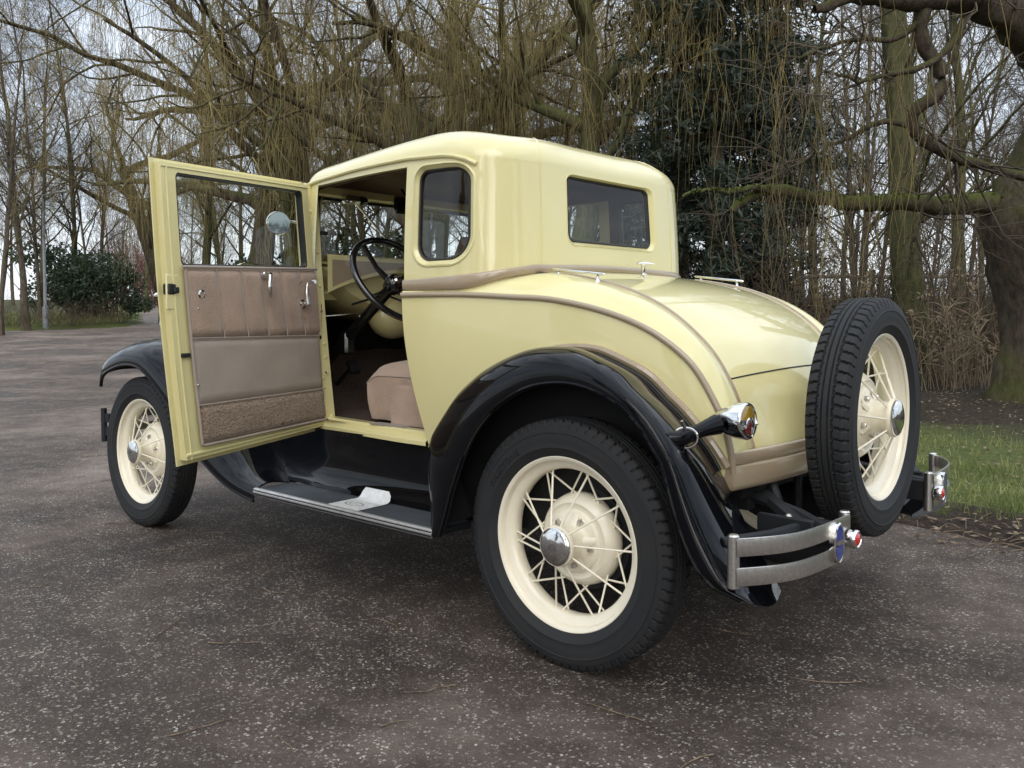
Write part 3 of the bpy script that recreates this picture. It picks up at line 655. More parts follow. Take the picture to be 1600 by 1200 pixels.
# trim panel: pleated mohair, leathercloth, carpet, piping
A0, A1 = .012, .912
def trim(name, b0f, b1f, mat, y, nu=90, nv=14, pleat=None, puff=.004, seed=0):
    al = np.linspace(A0, A1, nu); m = MB(); rows = []
    rg = np.random.RandomState(seed)
    for k in range(nv):
        q = k/(nv-1); be = b0f(al)*(1-q)+b1f(al)*q; yy = np.full(nu, y)+puff*np.sin(PI*q)**.4*np.clip(np.sin(PI*(al-A0)/(A1-A0))*6, 0, 1)
        if pleat is not None:
            ps = np.array(pleat)+q*.018; dmin = np.min(np.abs(al[:, None]-ps[None]), 1); yy += .009*np.clip(dmin/.030, 0, 1)**.5-.005
        else: yy += .0016*np.sin(al*17+seed)*np.sin(q*7+seed*2)
        if k in(0, nv-1): yy[:] = y-.010
        yy[0] = y-.010; yy[-1] = y-.010
        rows.append(DP(al, be, yy))
    m.grid(np.array(rows), flip=True); return m.build(name, mat, door, angle=70)
bt = lambda a: .654+.012*(a-.45)*0; b1 = lambda a: .383+.035*a; b2 = lambda a: .160+.025*a; b3 = lambda a: .030+.012*a
PL = [.148, .292, .428, .575, .735]
trim('upper_trim', b1, bt, 'mohair', .012, 180, 16, [1-x+.02 for x in PL] if 0 else [.135, .275, .412, .555, .712], .006)
trim('middle_trim', b2, b1, 'leathercloth', .012, 60, 14, None, .003, 3)
trim('carpet_kick', b3, b2, 'carpet', .014, 60, 10, None, .006, 5)
pp = MB(); al = np.linspace(A0-.004, A1+.004, 60)
pp.tube(DP(al, b1(al), .014), .0022, 6); pp.tube(DP(al, b2(al), .015), .0025, 6)
for x in [.135, .275, .412, .555, .712]:
    q = np.linspace(0, 1, 8); pp.tube(DP(x+.018*q, b1(np.array([x]))[0]*(1-q)+bt(x)*q, .0150), .0026, 5)
pp.tube(DP(np.linspace(A0-.01, A1+.02, 20), np.full(20, .657), .014), .0055, 8); pp.build('trim_piping', 'leathercloth', door)
bdp = MB(); bdp.tube(np.concatenate([DP(np.full(12, A1+.001), np.linspace(.65, .045, 12), .012), DP(np.linspace(A1-.01, A0, 20), b3(np.linspace(A1-.01, A0, 20)), .012)]), .005, 8); bdp.build('trim_binding', 'leathercloth', door)
def dpt(a, z, y):                                 # point by door (a, z)
    be = (z-.56)/.985; return np.array([a, y, z])
def pull(a, z0, z1, name):                        # handle hanging from its boss
    b = MB(); b.lathe([(0, .015), (.006, .014), (.010, .009), (.030, .008), (.034, .010), (.038, 0)], dpt(a, z0, .018), (0, 1, 0), 18)
    q = np.linspace(0, 1, 12); b.tube(np.stack([a+.010*np.sin(q*3), .050+.004*np.sin(q*PI), z0+(z1-z0)*q], -1), np.interp(q, [0, .2, .5, .85, 1], [.007, .0065, .0095, .0075, .003]), 10); return b.build(name, 'chrome', door)
pull(.366, 1.185, 1.100, 'door_handle')
wc = MB(); wc.lathe([(0, .018), (.005, .017), (.008, .010), (.032, .009), (.038, 0)], dpt(.153, 1.080, .018), (0, 1, 0), 18); q = np.linspace(0, 1, 10)
wc.tube(np.stack([.153+.006*np.sin(q*PI), .048+0*q, 1.080+.085*q], -1), np.interp(q, [0, .3, 1], [.013, .0085, .006]), 10); wc.tube([(.153, .048, 1.164), (.153, .085, 1.166)], [.006, .008], 10); wc.build('window_crank', 'chrome', door)
lkp = MB(); lkp.lathe([(-.004, .017), (.004, .016), (.006, .011), (.002, .010)], dpt(.674, 1.109, .018), (0, 1, 0), 20); lk = lkp.build('latch_escutcheon', 'chrome', door); MB().lathe([(0, .0098), (.0035, .0098), (.0036, 0)], dpt(.674, 1.109, .018), (0, 1, 0), 16).build('latch_socket', 'seal', lk)
aa = np.arange(48)/48*2*PI; MB().tube(np.stack([.135+.066*np.cos(aa), np.full(48, .0195), 1.10+.075*np.sin(aa)], -1), .0012, 5, close=True).build('pressed_ring', 'mohair', door)
sc_ = MB()
for a, z in((.035, 1.05), (.69, 1.06), (.695, .80), (.012, .80), (.61, .618), (.28, .622), (.04, .66)): sc_.lathe([(0, .006), (.004, .005), (.006, 0)], dpt(a, z, .018), (0, 1, 0), 10)
sc_.build('trim_screws', 'chrome', door)
la = MB(); la.box((.785, -.008, 1.125), (.034, .03, .036), bev=.004); la.box((.770, .006, 1.122), (.022, .012, .02), bev=.003); la.build('door_latch', 'blackmatt', door)
la = MB(); la.box((.735, .004, .903), (.040, .012, .014), bev=.002); la.build('door_bumper', 'blackmatt', door)
pl = MB(); pl.box((.782, -.001, 1.115), (.050, .006, .115), bev=.002); pl.build('latch_plate', 'cream', door)
oh = MB(); oh.lathe([(0, .020), (.006, .018), (.012, .010), (.045, .009), (.052, .011), (.056, 0)], (.715, -.045, 1.108), (0, -1, 0), 18); oh.tube([(.700, -.094, 1.108), (.735, -.096, 1.108), (.765, -.093, 1.105), (.782, -.086, 1.102)], [.008, .0105, .0095, .004], 10); oh.build('outer_handle', 'chrome', door)
mr = MB(); mr.lathe([(.012, .0), (.010, .030), (.002, .045), (-.004, .047), (-.007, .045), (-.0075, .043)], (.178, -.075, 1.400), (.55, .83, 0), 40)
q = np.linspace(0, 1, 10); mr.tube(np.stack([.15-.09*q, -.08+.055*q-.02*np.sin(PI*q), 1.402+.010*np.sin(PI*q)], -1), .0045, 8); mo = mr.build('door_mirror', 'chrome', door)
MB().lathe([(0, 0), (0, .0425)], (.1845, -.065, 1.400), (.55, .83, 0), 40).build('mirror_glass', simple('mirror_face', (.30, .34, .34), .03, metal=1), mo)
gk = MB(); q = np.linspace(0, PI, 14); gk.grid(np.array([[(.405+.055*cos(u)*k, -.024-.0*k, 1.2155+.016*sin(u)*k) for u in q] for k in(.01, 1)]+[[(.405+.055*cos(u), -.012, 1.2155+.016*sin(u)) for u in q]])); gk.build('glass_lift', 'cream', door)
# ---- screen pillar on the open side with hinges and bolts
pb = MB(); c0, c1 = np.array([1.425, .540, .575]), np.array([1.475, .578, 1.575])
for k in range(1):
    rows = []
    for q in np.linspace(0, 1, 14):
        c = c0+(c1-c0)*q+np.array([0, .012*math.sin(PI*q*.9), 0]); rows.append([c+np.array(o) for o in((-.020, .030, 0), (-.024, .026, 0), (-.024, -.030, 0), (-.020, -.034, 0), (.030, -.034, 0), (.034, -.030, 0), (.034, .026, 0), (.030, .030, 0))])
    pb.grid(np.array(rows), closev=True)
pil = pb.build('screen_pillar', 'cream', car, angle=30)
bl = MB()
for q in(.20, .22, .55, .58, .885, .90, .285, .34, .04, .72):
    c = c0+(c1-c0)*q+np.array([-.024, .012*math.sin(PI*q*.9), 0]); bl.lathe([(0, .0085), (.003, .0075), (.005, .003), (.0052, 0)], c+[0, .010 if q in(.2, .55, .885) else -.012, 0], (-1, 0, 0), 10)
bl.build('pillar_screws', 'cream', pil)
bl = MB(); bl.box(c0+(c1-c0)*.37+[-.022, .018, 0], (.012, .016, .018), bev=.003); bl.box(c0+(c1-c0)*.80+[-.02, -.045, 0], (.02, .03, .016), bev=.003); bl.build('door_check', 'blackmatt', pil)
# lock pillar: inner jamb along the rear edge of the opening
jb = MB(); rows = []
for q in np.linspace(0, 1, 24):
    if q < .55: pt = SIDE(np.array([0.]), np.array([1-q/.55]))[0]
    else: z = 1.106+(ZT-1.106)*(q-.55)/.45; pt = W0(np.array([sB]), np.array([z]))[0]
    rows.append([pt+np.array(o) for o in((0, -.001, 0), (.0, -.035, 0), (-.03, -.040, 0), (-.05, -.040, 0))])
jb.grid(np.array(rows)); jb.build('lock_pillar', 'cream', car, angle=40)
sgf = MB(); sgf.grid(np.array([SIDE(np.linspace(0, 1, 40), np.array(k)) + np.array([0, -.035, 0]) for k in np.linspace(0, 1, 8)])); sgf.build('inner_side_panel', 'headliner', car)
# header inside above the opening and over the screen
hd = MB(); hd.grid(np.array([WALL(o)(np.linspace(sB, sF, 20), z) for o, z in((.0, ZH), (.03, ZH), (.032, ZT+.02))])); hd2 = MB(); hd2.grid(np.array([WALL(o)(np.linspace(-sF, -sB, 20), z) for o, z in((.0, ZH), (.03, ZH), (.032, ZT+.02))])); hd.build('door_header', 'cream', cab, angle=40); hd2.build('door_header', 'cream', cab, angle=40)
fh = MB(); fh.box((1.535, 0, 1.565), (.035, 1.05, .045), bev=.008); fh.box((1.540, 0, 1.262), (.045, 1.06, .03), bev=.006); fh.build('screen_header', 'cream', cab)
wf = MB(); wf.box((1.560, 0, 1.536), (.012, 1.0, .014), bev=.003); wf.box((1.560, 0, 1.277), (.012, 1.0, .014), bev=.003); wf.build('screen_frame', 'blackmatt', cab)
# ---- far door, closed: outside skin, window, inside trim
def TUBF(off):                                    # lower skin ahead of the lock pillar, both sides, by x and q (0 at the waist)
    def f(x, q):
        x = np.asarray(x, float); q = np.asarray(q, float)+0*x; top = np.interp(x, [.8, 1.0, 1.2, 1.4, 1.5, 1.95], [.668, .660, .642, .614, .597, .43]); bot = top-.052
        y = top+(bot-top)*q+.017*np.sin(PI*q); return np.stack([x-.07*q**1.7*np.clip((1.1-x)/.3, 0, 1), -(y+off), 1.106-.54*q], -1)
    return f
fd = MB(); patch_hole(fd, W0, -sA, -sB, Z0, ZT, dhole(), flip=True); patch(fd, TUBF(0), .80, 1.40, 0, 1, 20, 14); fdo = fd.build('door', 'cream', car, normals=True)
fdo['label'] = 'passenger door, closed'
fi = MB(); patch_hole(fi, WI, -sA, -sB, Z0, ZT, dhole()); fi.build('door_frame', 'cream', fdo)
ft = MB(); patch(ft, TUBF(-.04), .80, 1.40, -.12, 1, 10, 10, flip=True); ft.build('trim_panel', 'mohair', fdo)
h = dhole(-.002); c = h.mean(0); tt = np.linspace(0, 1, 6)[:, None, None]; G2 = c+(h-c)[None]*tt; MB().grid(WALL(.015)(G2[..., 0], G2[..., 1]), closev=True).build('door_glass', 'glass', fdo)
# ---- scuttle, bonnet, radiator, lamps (front end)
def COWL(x, t, top=None):                         # section from left foot over the top to the right foot, t -1..1
    x = np.asarray(x, float); t = np.asarray(t, float)+0*x
    wd = np.interp(x, [1.40, 1.50, 1.70, 1.95, 2.3, 2.72], [.600, .588, .525, .44, .355, .285]); zt = np.interp(x, [1.40, 1.5, 1.58, 1.95, 2.72], [1.235, 1.245, 1.235, 1.175, 1.115]); zb = np.interp(x, [1.4, 1.95, 2.72], [.58, .60, .62])
    a = np.clip(np.abs(t), 0, 1); e = np.clip(a/.55, 0, 1)*PI/2; sh = .20
    y = wd*np.sin(e)**.75; z = zt-(np.interp(x, [1.4, 1.7, 2.72], [.13, .17, .17]))*(1-np.cos(e)**.9)
    dn = np.clip((a-.55)/.45, 0, 1); z = z+(zb-z)*dn; y = y-.03*dn
    return np.stack([x, -np.sign(t)*y, z], -1)
cw = MB(); PPx, TTx = np.meshgrid(np.linspace(1.515, 1.95, 14), np.linspace(-1, 1, 61), indexing='ij'); cw.grid(COWL(PPx, TTx)); scut = cw.build('scuttle', 'cream', car, angle=50)
cw = MB(); PPx, TTx = np.meshgrid(np.linspace(1.955, 2.70, 10), np.linspace(-1, 1, 61), indexing='ij'); cw.grid(COWL(PPx, TTx)); bon = cw.build('bonnet', 'cream', car, angle=50)
for s_ in(1, -1):
    MB().tube([(x, s_*(COWL(np.array([x]), np.array([.55]))[0][1])*-1, float(COWL(np.array([x]), np.array([.55]))[0][2])-.02) for x in np.linspace(1.45, 2.7, 14)], .008, 8).build('belt_moulding', 'taupe', scut)
    lv = MB()
    for k in range(20): lv.box((2.05+k*.028, s_*(np.interp(2.05+k*.028, [1.95, 2.3, 2.72], [.42, .335, .262])+.006), .85), (.010, .012, .20), bev=.004)
    lv.build('louvres', 'cream', bon)
cg = MB()
for dx, gr in((0, 0.0), (.05, .012), (.10, .004)):
    pass
sec = COWL(np.full(61, 2.70), np.linspace(-1, 1, 61)); rows = [sec+[o, 0, 0]+(sec-[2.7, 0, .85])*[0, g, g] for o, g in((0, .0), (.0, .05), (.02, .075), (.07, .07), (.085, .03), (.085, -.06), (.07, -.08))]
cg.grid(np.array(rows)); rad = cg.build('radiator_shell', 'chrome', car, angle=50)
rc = MB(); q = sec[5:56]; rc.grid(np.array([q*[0, .92, 1]+[2.765, 0, 0], q*[0, 0, 0]+[2.765, 0, .85]])); rc.build('radiator_core', 'blackmatt', rad); MB().lathe([(0, .03), (.03, .03), (.04, .02), (.05, 0)], (2.745, 0, 1.12), (0, 0, 1), 20).build('radiator_cap', 'chrome', rad)
for s_ in(1, -1):
    b = MB(); b.lathe([(-.13, 0), (-.125, .03), (-.09, .075), (-.03, .105), (0, .112), (.012, .112), (.016, .104)], (2.90, s_*.40, .985), (1, 0, 0), 32); o = b.build('headlamp', 'chrome', car); MB().lathe([(.012, .104), (.028, .06), (.032, 0)], (2.90, s_*.40, .985), (1, 0, 0), 32).build('lamp_lens', 'glass', o)
hbar = MB(); q = np.linspace(-.5, .5, 30); hbar.tube(np.stack([2.87+0*q, q, .86-.06*np.cos(q*PI)+.06], -1), .012, 10); hbar.build('lamp_bar', 'chrome', car)
fbp = MB()
for z in(.50, .43): q = np.linspace(-1, 1, 40); fbp.grid(np.array([np.stack([3.165-.085*np.abs(q)**3, q*.75, z+h_+0*q], -1) for h_ in(.020, -.020)]+[np.stack([3.158-.085*np.abs(q)**3, q*.75, z+h_+0*q], -1) for h_ in(-.020, .020)]), closeu=True)
fb = fbp.build('front_bumper', 'steel', car, angle=30)
for s_ in(1, -1): ep = MB(); ep.tube([(3.075, s_*.742, .375), (3.075, s_*.742, .55)], .015, 12); ep.box((3.05, s_*.735, .50), (.07, .02, .045)); ep.box((3.05, s_*.735, .43), (.07, .02, .045)); ep.build('bumper_end', 'blackmatt', fb); MB().tube([(3.15, s_*.38, .465), (2.7, s_*.36, .50)], .018, 8).build('bumper_iron', 'blackmatt', fb)
# ---- cabin
da = MB(); rows = []                              # curved dash strip under the screen: cream frame
yq_ = np.linspace(-.505, .505, 41); arch = lambda y: 1.115+.108*(1-(y/.53)**2)
for x, f in((1.500, lambda y: 1.262+0*y), (1.452, lambda y: 1.290+0*y), (1.448, lambda y: 1.284+0*y), (1.448, lambda y: arch(y)+.004), (1.452, lambda y: arch(y)), (1.50, lambda y: arch(y))): rows.append(np.stack([x+.03*(1-(yq_/.53)**2), yq_, f(yq_)], -1))
da.grid(np.array(rows), flip=True); dash = da.build('dashboard', 'cream', car, angle=30)
dt_ = MB(); yq2 = np.linspace(-.48, .48, 41); dt_.grid(np.array([np.stack([1.446+.03*(1-(yq2/.53)**2), yq2, z], -1) for z in(np.full(41, 1.268), np.maximum(arch(yq2)+.020, 0)*1.0)]), flip=True); dt_.build('dash_panel', 'taupe', dash)
ip = MB(); ip.lathe([(0, .10), (.012, .098), (.016, .085), (.010, .08), (.010, 0)], (1.455, 0, 1.165), (-1, 0, -.25), 32); gp2 = ip.build('instrument_cluster', 'chrome', dash); 
tkb = MB(); rows = []                             # fuel tank under the scuttle, its belly shows behind the wheel
for x, zb, wd in((1.505, 1.05, .49), (1.53, 1.030, .50), (1.60, 1.01, .51), (1.75, 1.0, .47), (1.90, 1.01, .42)): y = np.linspace(-1, 1, 31); rows.append(np.stack([x+0*y, y*wd, zb+.19*np.abs(y)**2.4], -1))
tkb.grid(np.array(rows)); b0 = np.array(rows[0]); tkb.grid(np.array([b0, b0*[1, 1, 0]+[0, 0, 1.24]])); tkb.build('fuel_tank', 'cream', car)
lobe = MB(); u, v = np.meshgrid(np.linspace(0, 2*PI, 25), np.linspace(0, PI, 13), indexing='ij'); lobe.grid(np.stack([1.56+.10*np.sin(v)*np.cos(u), .06+.12*np.sin(v)*np.sin(u), 1.02-.10*np.cos(v)], -1)); lobe.build('tank_sump', 'cream', car)
fw = MB(); fw.box((1.935, 0, .85), (.01, .86, .55)); fw.grid(np.array([[(1.40, s_*.56, .60), (1.94, s_*.44, .60)] if 0 else [(1.42, .56*s_, z), (1.94, .425*s_, z)] for z in(.58, 1.08) for s_ in(1,)])); fw.grid(np.array([[(1.42, -.56, z), (1.94, -.425, z)] for z in(.58, 1.08)])); fw.build('firewall', 'void', car)
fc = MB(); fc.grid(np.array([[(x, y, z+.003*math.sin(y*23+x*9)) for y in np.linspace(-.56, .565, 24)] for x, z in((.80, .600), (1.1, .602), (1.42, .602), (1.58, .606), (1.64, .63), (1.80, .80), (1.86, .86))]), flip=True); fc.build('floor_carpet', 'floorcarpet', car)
kp = MB(); kp.grid(np.array([[(x, .545-max(0, x-1.42)*.24, z) for x in np.linspace(1.44, 1.80, 8)] for z in np.linspace(.60, .83, 5)])); kp.build('kick_panel', 'floorcarpet', car)
for y in(.42, .26): pdl = MB(); pdl.box((1.60, y, .80), (.03, .055, .07), ax=[(.8, 0, -.6), (0, 1, 0), (.6, 0, .8)], bev=.008); pdl.tube([(1.61, y, .80), (1.74, y, .70)], .009, 8); pdl.build('pedal', 'blackmatt', car)
pdl = MB(); pdl.tube([(1.35, .02, .60), (1.33, .02, .80), (1.24, .02, .93)], .010, 8); pdl.lathe([(-.02, 0), (-.015, .014), (0, .02), (.015, .014), (.02, 0)], (1.24, .02, .94), (0, 0, 1), 14); pdl.build('gear_lever', 'blackmatt', car)
# seat cushion with a rounded front, skirt, backrest
def cushion(x0, x1, y0, y1, z0, zfun, name, mat):
    b = MB(); nx, ny = 22, 26; G = []
    for i in range(nx):
        u = i/(nx-1); row = []
        for j in range(ny):
            v = j/(ny-1); row.append((x0+(x1-x0)*u, y0+(y1-y0)*v, zfun(u, v)))
        G.append(row)
    b.grid(np.array(G), flip=False); return b, np.array(G)
zf = lambda u, v: .842+.018*math.sin(PI*v)-.004*math.cos(v*13)-.035*max(0, (u-.86)/.14)**2.2-.04*(max(0, (abs(v-.5)-.44)/.06))**2
b, Gt = cushion(.62, 1.205, -.53, .500, 0, zf, 'seat', 'mohair'); edge = np.concatenate([Gt[:, 0][::1], Gt[-1, 1:], Gt[::-1, -1][1:]])
b2 = MB(); q = [0, .03, .2, .5, .8, 1]; rows = []
for k in q:
    e = edge.copy(); cx = np.array([.9, -.015, 0]); out = nrm((e-cx)*[1, 1, 0]); bul = .004*math.sin(PI*k)-.014*k**2; e += out*bul; fold = .006*np.sin(np.arange(len(e))*1.9)*k; e += out*fold[:, None]; e[:, 2] = e[:, 2]*(1-k)+.618*k; rows.append(e)
seat = bpy.data.objects.new('seat', None); COL.objects.link(seat); seat.parent = car
b.build('cushion', 'mohair', seat, angle=70); b2.grid(np.array(rows)); b2.build('cushion_skirt', 'mohair', seat, angle=75)
MB().tube(rows[1]+[0, 0, .002], .0035, 6).build('seat_piping', 'leathercloth', seat)
fp = MB(); yv = np.linspace(0, 1, 16); rows = []
for z, k in((.612, 1.0), (.70, 1.0), (.745, .82), (.762, .55), (.765, .0)):
    rows.append([(.72+.30*q_*(.15+.85*k) if 0 else 1.03-.30*(1-q_)-(1-k)*.06*q_, .527-.004*(1-k), z) for q_ in yv])
fp.grid(np.array(rows)); fp.build('seat_side_flap', 'mohair', seat, angle=75)
bk = MB(); G = np.array([[(.70-.16*u-.03*math.sin(PI*v)*math.sin(PI*u)+.05*(abs(v-.5)*2)**6*0, -.53+1.06*v, .84+.47*u) for v in np.linspace(0, 1, 20)] for u in np.linspace(0, 1, 12)]); G[..., 0] += .10+.03*np.sin(PI*np.linspace(0, 1, 12))[:, None]; bk.grid(G, flip=True); G3 = G.copy(); G3[..., 0] -= .12; bk.grid(G3); bk.grid(np.array([G[-1], G3[-1]])); bk.build('backrest', 'mohair', seat, angle=70)
# steering wheel and column
SC = np.array([1.175, .36, 1.178]); sa = np.array([-cos(R(36)), 0, sin(R(36))]); e1 = np.array([0, 1., 0]); e2 = np.cross(sa, e1)
swr = bpy.data.objects.new('steering_wheel', None); COL.objects.link(swr); swr.parent = car
aa = np.arange(64)/64*2*PI; ring = SC+.208*(np.cos(aa)[:, None]*e1+np.sin(aa)[:, None]*e2); MB().tube(ring, .0135, 12, close=True).build('wheel_rim', 'bakelite', swr)
spm = MB()
for k in range(4):
    t_ = R(45+90*k-18); dd = cos(t_)*e1+sin(t_)*e2
    spm2 = MB(); spm2.tube([SC-sa*.035+dd*.03, SC-sa*.034+dd*.10, SC+dd*.205], [.014, .010, .011], 8); spm2.build('wheel_spoke', 'bakelite', swr)
MB().lathe([(-.06, .035), (-.03, .042), (-.012, .040), (-.004, .034), (-.004, .0)], SC, sa, 28).build('wheel_boss', 'bakelite', swr)
MB().lathe([(-.004, .026), (.002, .026), (.003, .020), (-.001, .018), (.004, .012), (.008, .010), (.009, 0)], SC, sa, 24).build('horn_button', 'chrome', swr)
cl = MB(); cl.tube([SC-sa*.04, SC-sa*.85], [.024, .024], 14); cl.box(SC-sa*.42+[0, 0, -.02], (.06, .055, .10), bev=.01); cl.tube([SC-sa*.10, SC-sa*.12+e1*.16+[0, 0, -.03]], .005, 8); cl.tube([SC-sa*.10, SC-sa*.12-e1*.16+[0, 0, -.03]], .005, 8); cl.build('steering_column', 'bakelite', car)
lv = MB(); lv.tube([SC-sa*.20+[.10, .0, -.02], SC-sa*.22+[.16, .14, -.02]], .003, 6); lv.build('indicator_arm', 'chrome', car)
MB().tube([SC-sa*.22+[.16, .14, -.02], SC-sa*.225+[.18, .185, -.02]], .007, 8).build('indicator_knob', simple('green_knob', (.02, .12, .07), .3), car)
wm = MB(); wm.box((1.50, .33, 1.535), (.045, .10, .035), bev=.01); wm.build('wiper_motor', 'chrome', cab); w2 = MB(); w2.box((1.50, .285, 1.535), (.05, .06, .036), bev=.012); w2.tube([(1.505, .27, 1.53), (1.51, .22, 1.50)], .004, 6); w2.build('wiper_gear', 'bakelite', cab)
MB().tube([(1.555, .27, 1.53), (1.553, .10, 1.385)], .005, 8).build('wiper_blade', 'chrome', cab)
iv = MB(); iv.box((1.40, .10, 1.52), (.02, .16, .075), bev=.008); iv.tube([(1.40, .10, 1.55), (1.44, .10, 1.60)], .006, 8); iv.build('interior_mirror', 'bakelite', cab)
# ---- tail lamp on its stalk, bumperettes with badge and reflectors
tl = MB(); ax_ = nrm(np.array([-1, .02, .06])); C0 = np.array([-.492, .602, .752])
tl.lathe([(-.095, .0), (-.092, .014), (-.075, .030), (-.045, .043), (-.015, .049), (.0, .050), (.004, .0505), (.008, .048), (.009, .044), (.004, .042)], C0, ax_, 36); lamp = tl.build('tail_lamp', 'chrome', car)
def lens(name, mat, z0, z1, rr):
    b = MB(); ee = np.cross(ax_, [0, 0, 1.]); ee = nrm(ee); ff = np.cross(ee, ax_)*1.0; n = 20; rows = []
    for t in np.linspace(0, 1, 9):
        z = z0+(z1-z0)*t; wd = math.sqrt(max(0, .0425**2-z*z)) if rr is None else math.sqrt(max(1e-6, rr**2-(z+.0165)**2)); rows.append([C0+ax_*(.006+.006*(1-(k/n*2-1)**2))+ee*wd*(k/n*2-1)+ff*z for k in range(n+1)])
    b.grid(np.array(rows)); b.build(name, mat, lamp, angle=60)
sg_ = 1
lens('amber_lens', 'amber', .005, .0405, None); lens('red_lens', 'redlens', -.0385, .0052, .0222)
ee = nrm(np.cross(ax_, [0, 0, 1.])); ff = np.cross(ee, ax_); b = MB(); aa = np.linspace(0, PI, 24); b.tube([C0+ax_*.011+ee*(.0245*cos(x))+ff*(-.0165+.0235*sin(x)) for x in aa], .003, 6); b.tube([C0+ax_*.011+ee*x+ff*-.012 for x in(-.042, -.025)], .003, 6); b.tube([C0+ax_*.011+ee*x+ff*-.012 for x in(.025, .042)], .003, 6); b.build('lens_rim', 'chrome', lamp)
sk_ = MB(); sk_.tube([(-.345, .78, .705), (-.385, .755, .712), (-.41, .70, .730), (-.43, .645, .742)], [.030, .021, .019, .028], 14, up=(0, 0, 1)); stalk = sk_.build('lamp_stalk', 'black', lamp)
clp = MB(); aa = np.arange(20)/20*2*PI; cc = np.array([-.393, .742, .714]); clp.tube([cc+np.array([.006*sin(x), .002, 0])+.026*(cos(x)*np.array([0, .0, 1])+sin(x)*np.array([.8, .6, 0])) for x in aa], .0035, 6, close=True); clp.tube([cc+[0, 0, .02], cc+[.005, .012, .045]], .005, 6); clp.build('stalk_clip', 'chrome', lamp)
def bumperette(sgn):
    o = bpy.data.objects.new('rear_bumper', None); COL.objects.link(o); o.parent = car
    ctl = ispl([(-.572, .812), (-.645, .695), (-.675, .55), (-.682, .375)]); n = 40; c = ctl(np.linspace(0, 1, n)); tn = np.gradient(c, axis=0); nn = nrm(np.stack([tn[:, 1], -tn[:, 0]], -1)); 
    if nn[20, 0] > 0: nn = -nn
    for z in(.470, .397):
        b = MB(); prof = [(0, .0215), (.0030, .0205), (.0045, .012), (.0045, -.012), (.0030, -.0205), (0, -.0215), (-.004, -.019), (-.004, .019)]
        b.grid(np.array([[(*(c[k]+nn[k]*a_), z+h_*1.06) for a_, h_ in prof] for k in range(n)])*[1, sgn, 1], closev=True, flip=sgn > 0)
        b.build('bumper_bar', 'steel', o, angle=40)
    for k in(0, n-1):
        b = MB(); p = c[k]-nn[k]*.012; z0, z1 = .365, .500; b.lathe([(0, 0), (.001, .011), (.004, .0145), (z1-z0-.004, .0145), (z1-z0, .011), (z1-z0+.001, 0)], (p[0], sgn*p[1], z0), (0, 0, 1), 18); b.build('bumper_post', 'steel', o)
    pl_ = MB(); pl_.tube([(-.50, sgn*.75, .455), (-.56, sgn*.60, .455), (-.59, sgn*.42, .455)], .017, 8); pl_.box((-.545, sgn*.47, .452), (.16, .02, .06), bev=.004); pl_.box((-.60, sgn*.385, .433), (.12, .02, .07), bev=.003); pl_.tube([(-.60, sgn*.45, .44), (-.42, sgn*.34, .50)], .024, 8); pl_.build('bumper_bracket', 'blackmatt', o)
    bo = MB(); bo.lathe([(0, .012), (.008, .011), (.012, .006), (.012, 0)], (-.652, sgn*.56, .455) if 0 else (-.55, sgn*.46, .476), (0, 0, 1), 6); bo.build('bracket_bolt', 'steel', o)
    k = int(n*.80); p = c[k]+nn[k]*.012; b = MB(); aa = np.arange(40)/40*2*PI; t2 = nrm(tn[k]); T3 = np.array([t2[0], t2[1]*sgn, 0]); N3 = np.array([nn[k][0], nn[k][1]*sgn, 0]); P3 = np.array([p[0], p[1]*sgn, .434])
    def ov(a, bz, off): return np.array([P3+T3*a*cos(x)+np.array([0, 0, bz])*sin(x)*(1)+N3*off for x in aa])
    b.grid(np.array([ov(.030, .054, -.012), ov(.030, .054, .002), ov(.027, .051, .005), ov(.022, .046, .003), ov(.0, .0, .003)]), closev=True); bdg = b.build('bumper_badge', 'chrome', o, angle=40)
    for lo_, hi_ in((.16, 1.0), (-1.0, -.16)):
        e = MB(); rows = []
        for s_ in np.linspace(lo_, hi_, 9): wd = .0215*math.sqrt(max(0, 1-s_*s_)); rows.append([P3+T3*wd*u_+np.array([0, 0, .0455*s_])+N3*.0042 for u_ in np.linspace(-1, 1, 9)])
        e.grid(np.array(rows)); e.build('badge_enamel', 'blue', bdg, angle=60)
    k = int(n*.965); p = c[k]+nn[k]*.008; ax2 = (nn[k][0], nn[k][1]*sgn, 0); L = (p[0], sgn*p[1], .430); b = MB(); b.lathe([(0, .0), (0, .024), (.014, .026), (.022, .024), (.024, .0215), (.021, .020)], L, ax2, 28); rf = b.build('rear_reflector', 'chrome', o); MB().lathe([(.020, .0205), (.026, .012), (.028, 0)], L, ax2, 24).build('reflector_lens', 'redreflector', rf)
bumperette(1); bumperette(-1)
# ================================================================== THE PLACE (D = metres ahead of the camera, L = metres to its right)
FH = np.array([cos(YAW), sin(YAW)]); RH = np.array([FH[1], -FH[0]])
def G_of(D): return np.interp(D, [-400, 13, 25, 40, 60, 90, 150, 400, 2500], [0, 0, .18, .62, 1.15, 2.1, 3.3, 5.5, 8])
def DL(D, L, dz=0.): 
    D = np.asarray(D, float); L = np.asarray(L, float)+0*D; p = CAMP[:2]+D[..., None]*FH+L[..., None]*RH
    return np.concatenate([p, (G_of(D)+dz)[..., None]], -1)
HV = 487.5
def PX(u, v, D):                                   # a point of the place measured on the photograph at a known distance
    return np.append(CAMP[:2]+D*FH+(u-800)/F_PX*D*RH, CAMP[2]-(v-HV)/F_PX*D)
def at(u, D): return DL(D, (u-800)/F_PX*D)
_re = [(-30, 30), (0, 5.2), (2.2, 3.35), (3.7, 2.18), (4.1, 1.9), (8, -1.0), (14, -4.4), (20, -7.0), (30, -11.6), (38, -14.9), (44, -17.0), (60, -23.5), (90, -35.5), (120, -50)]
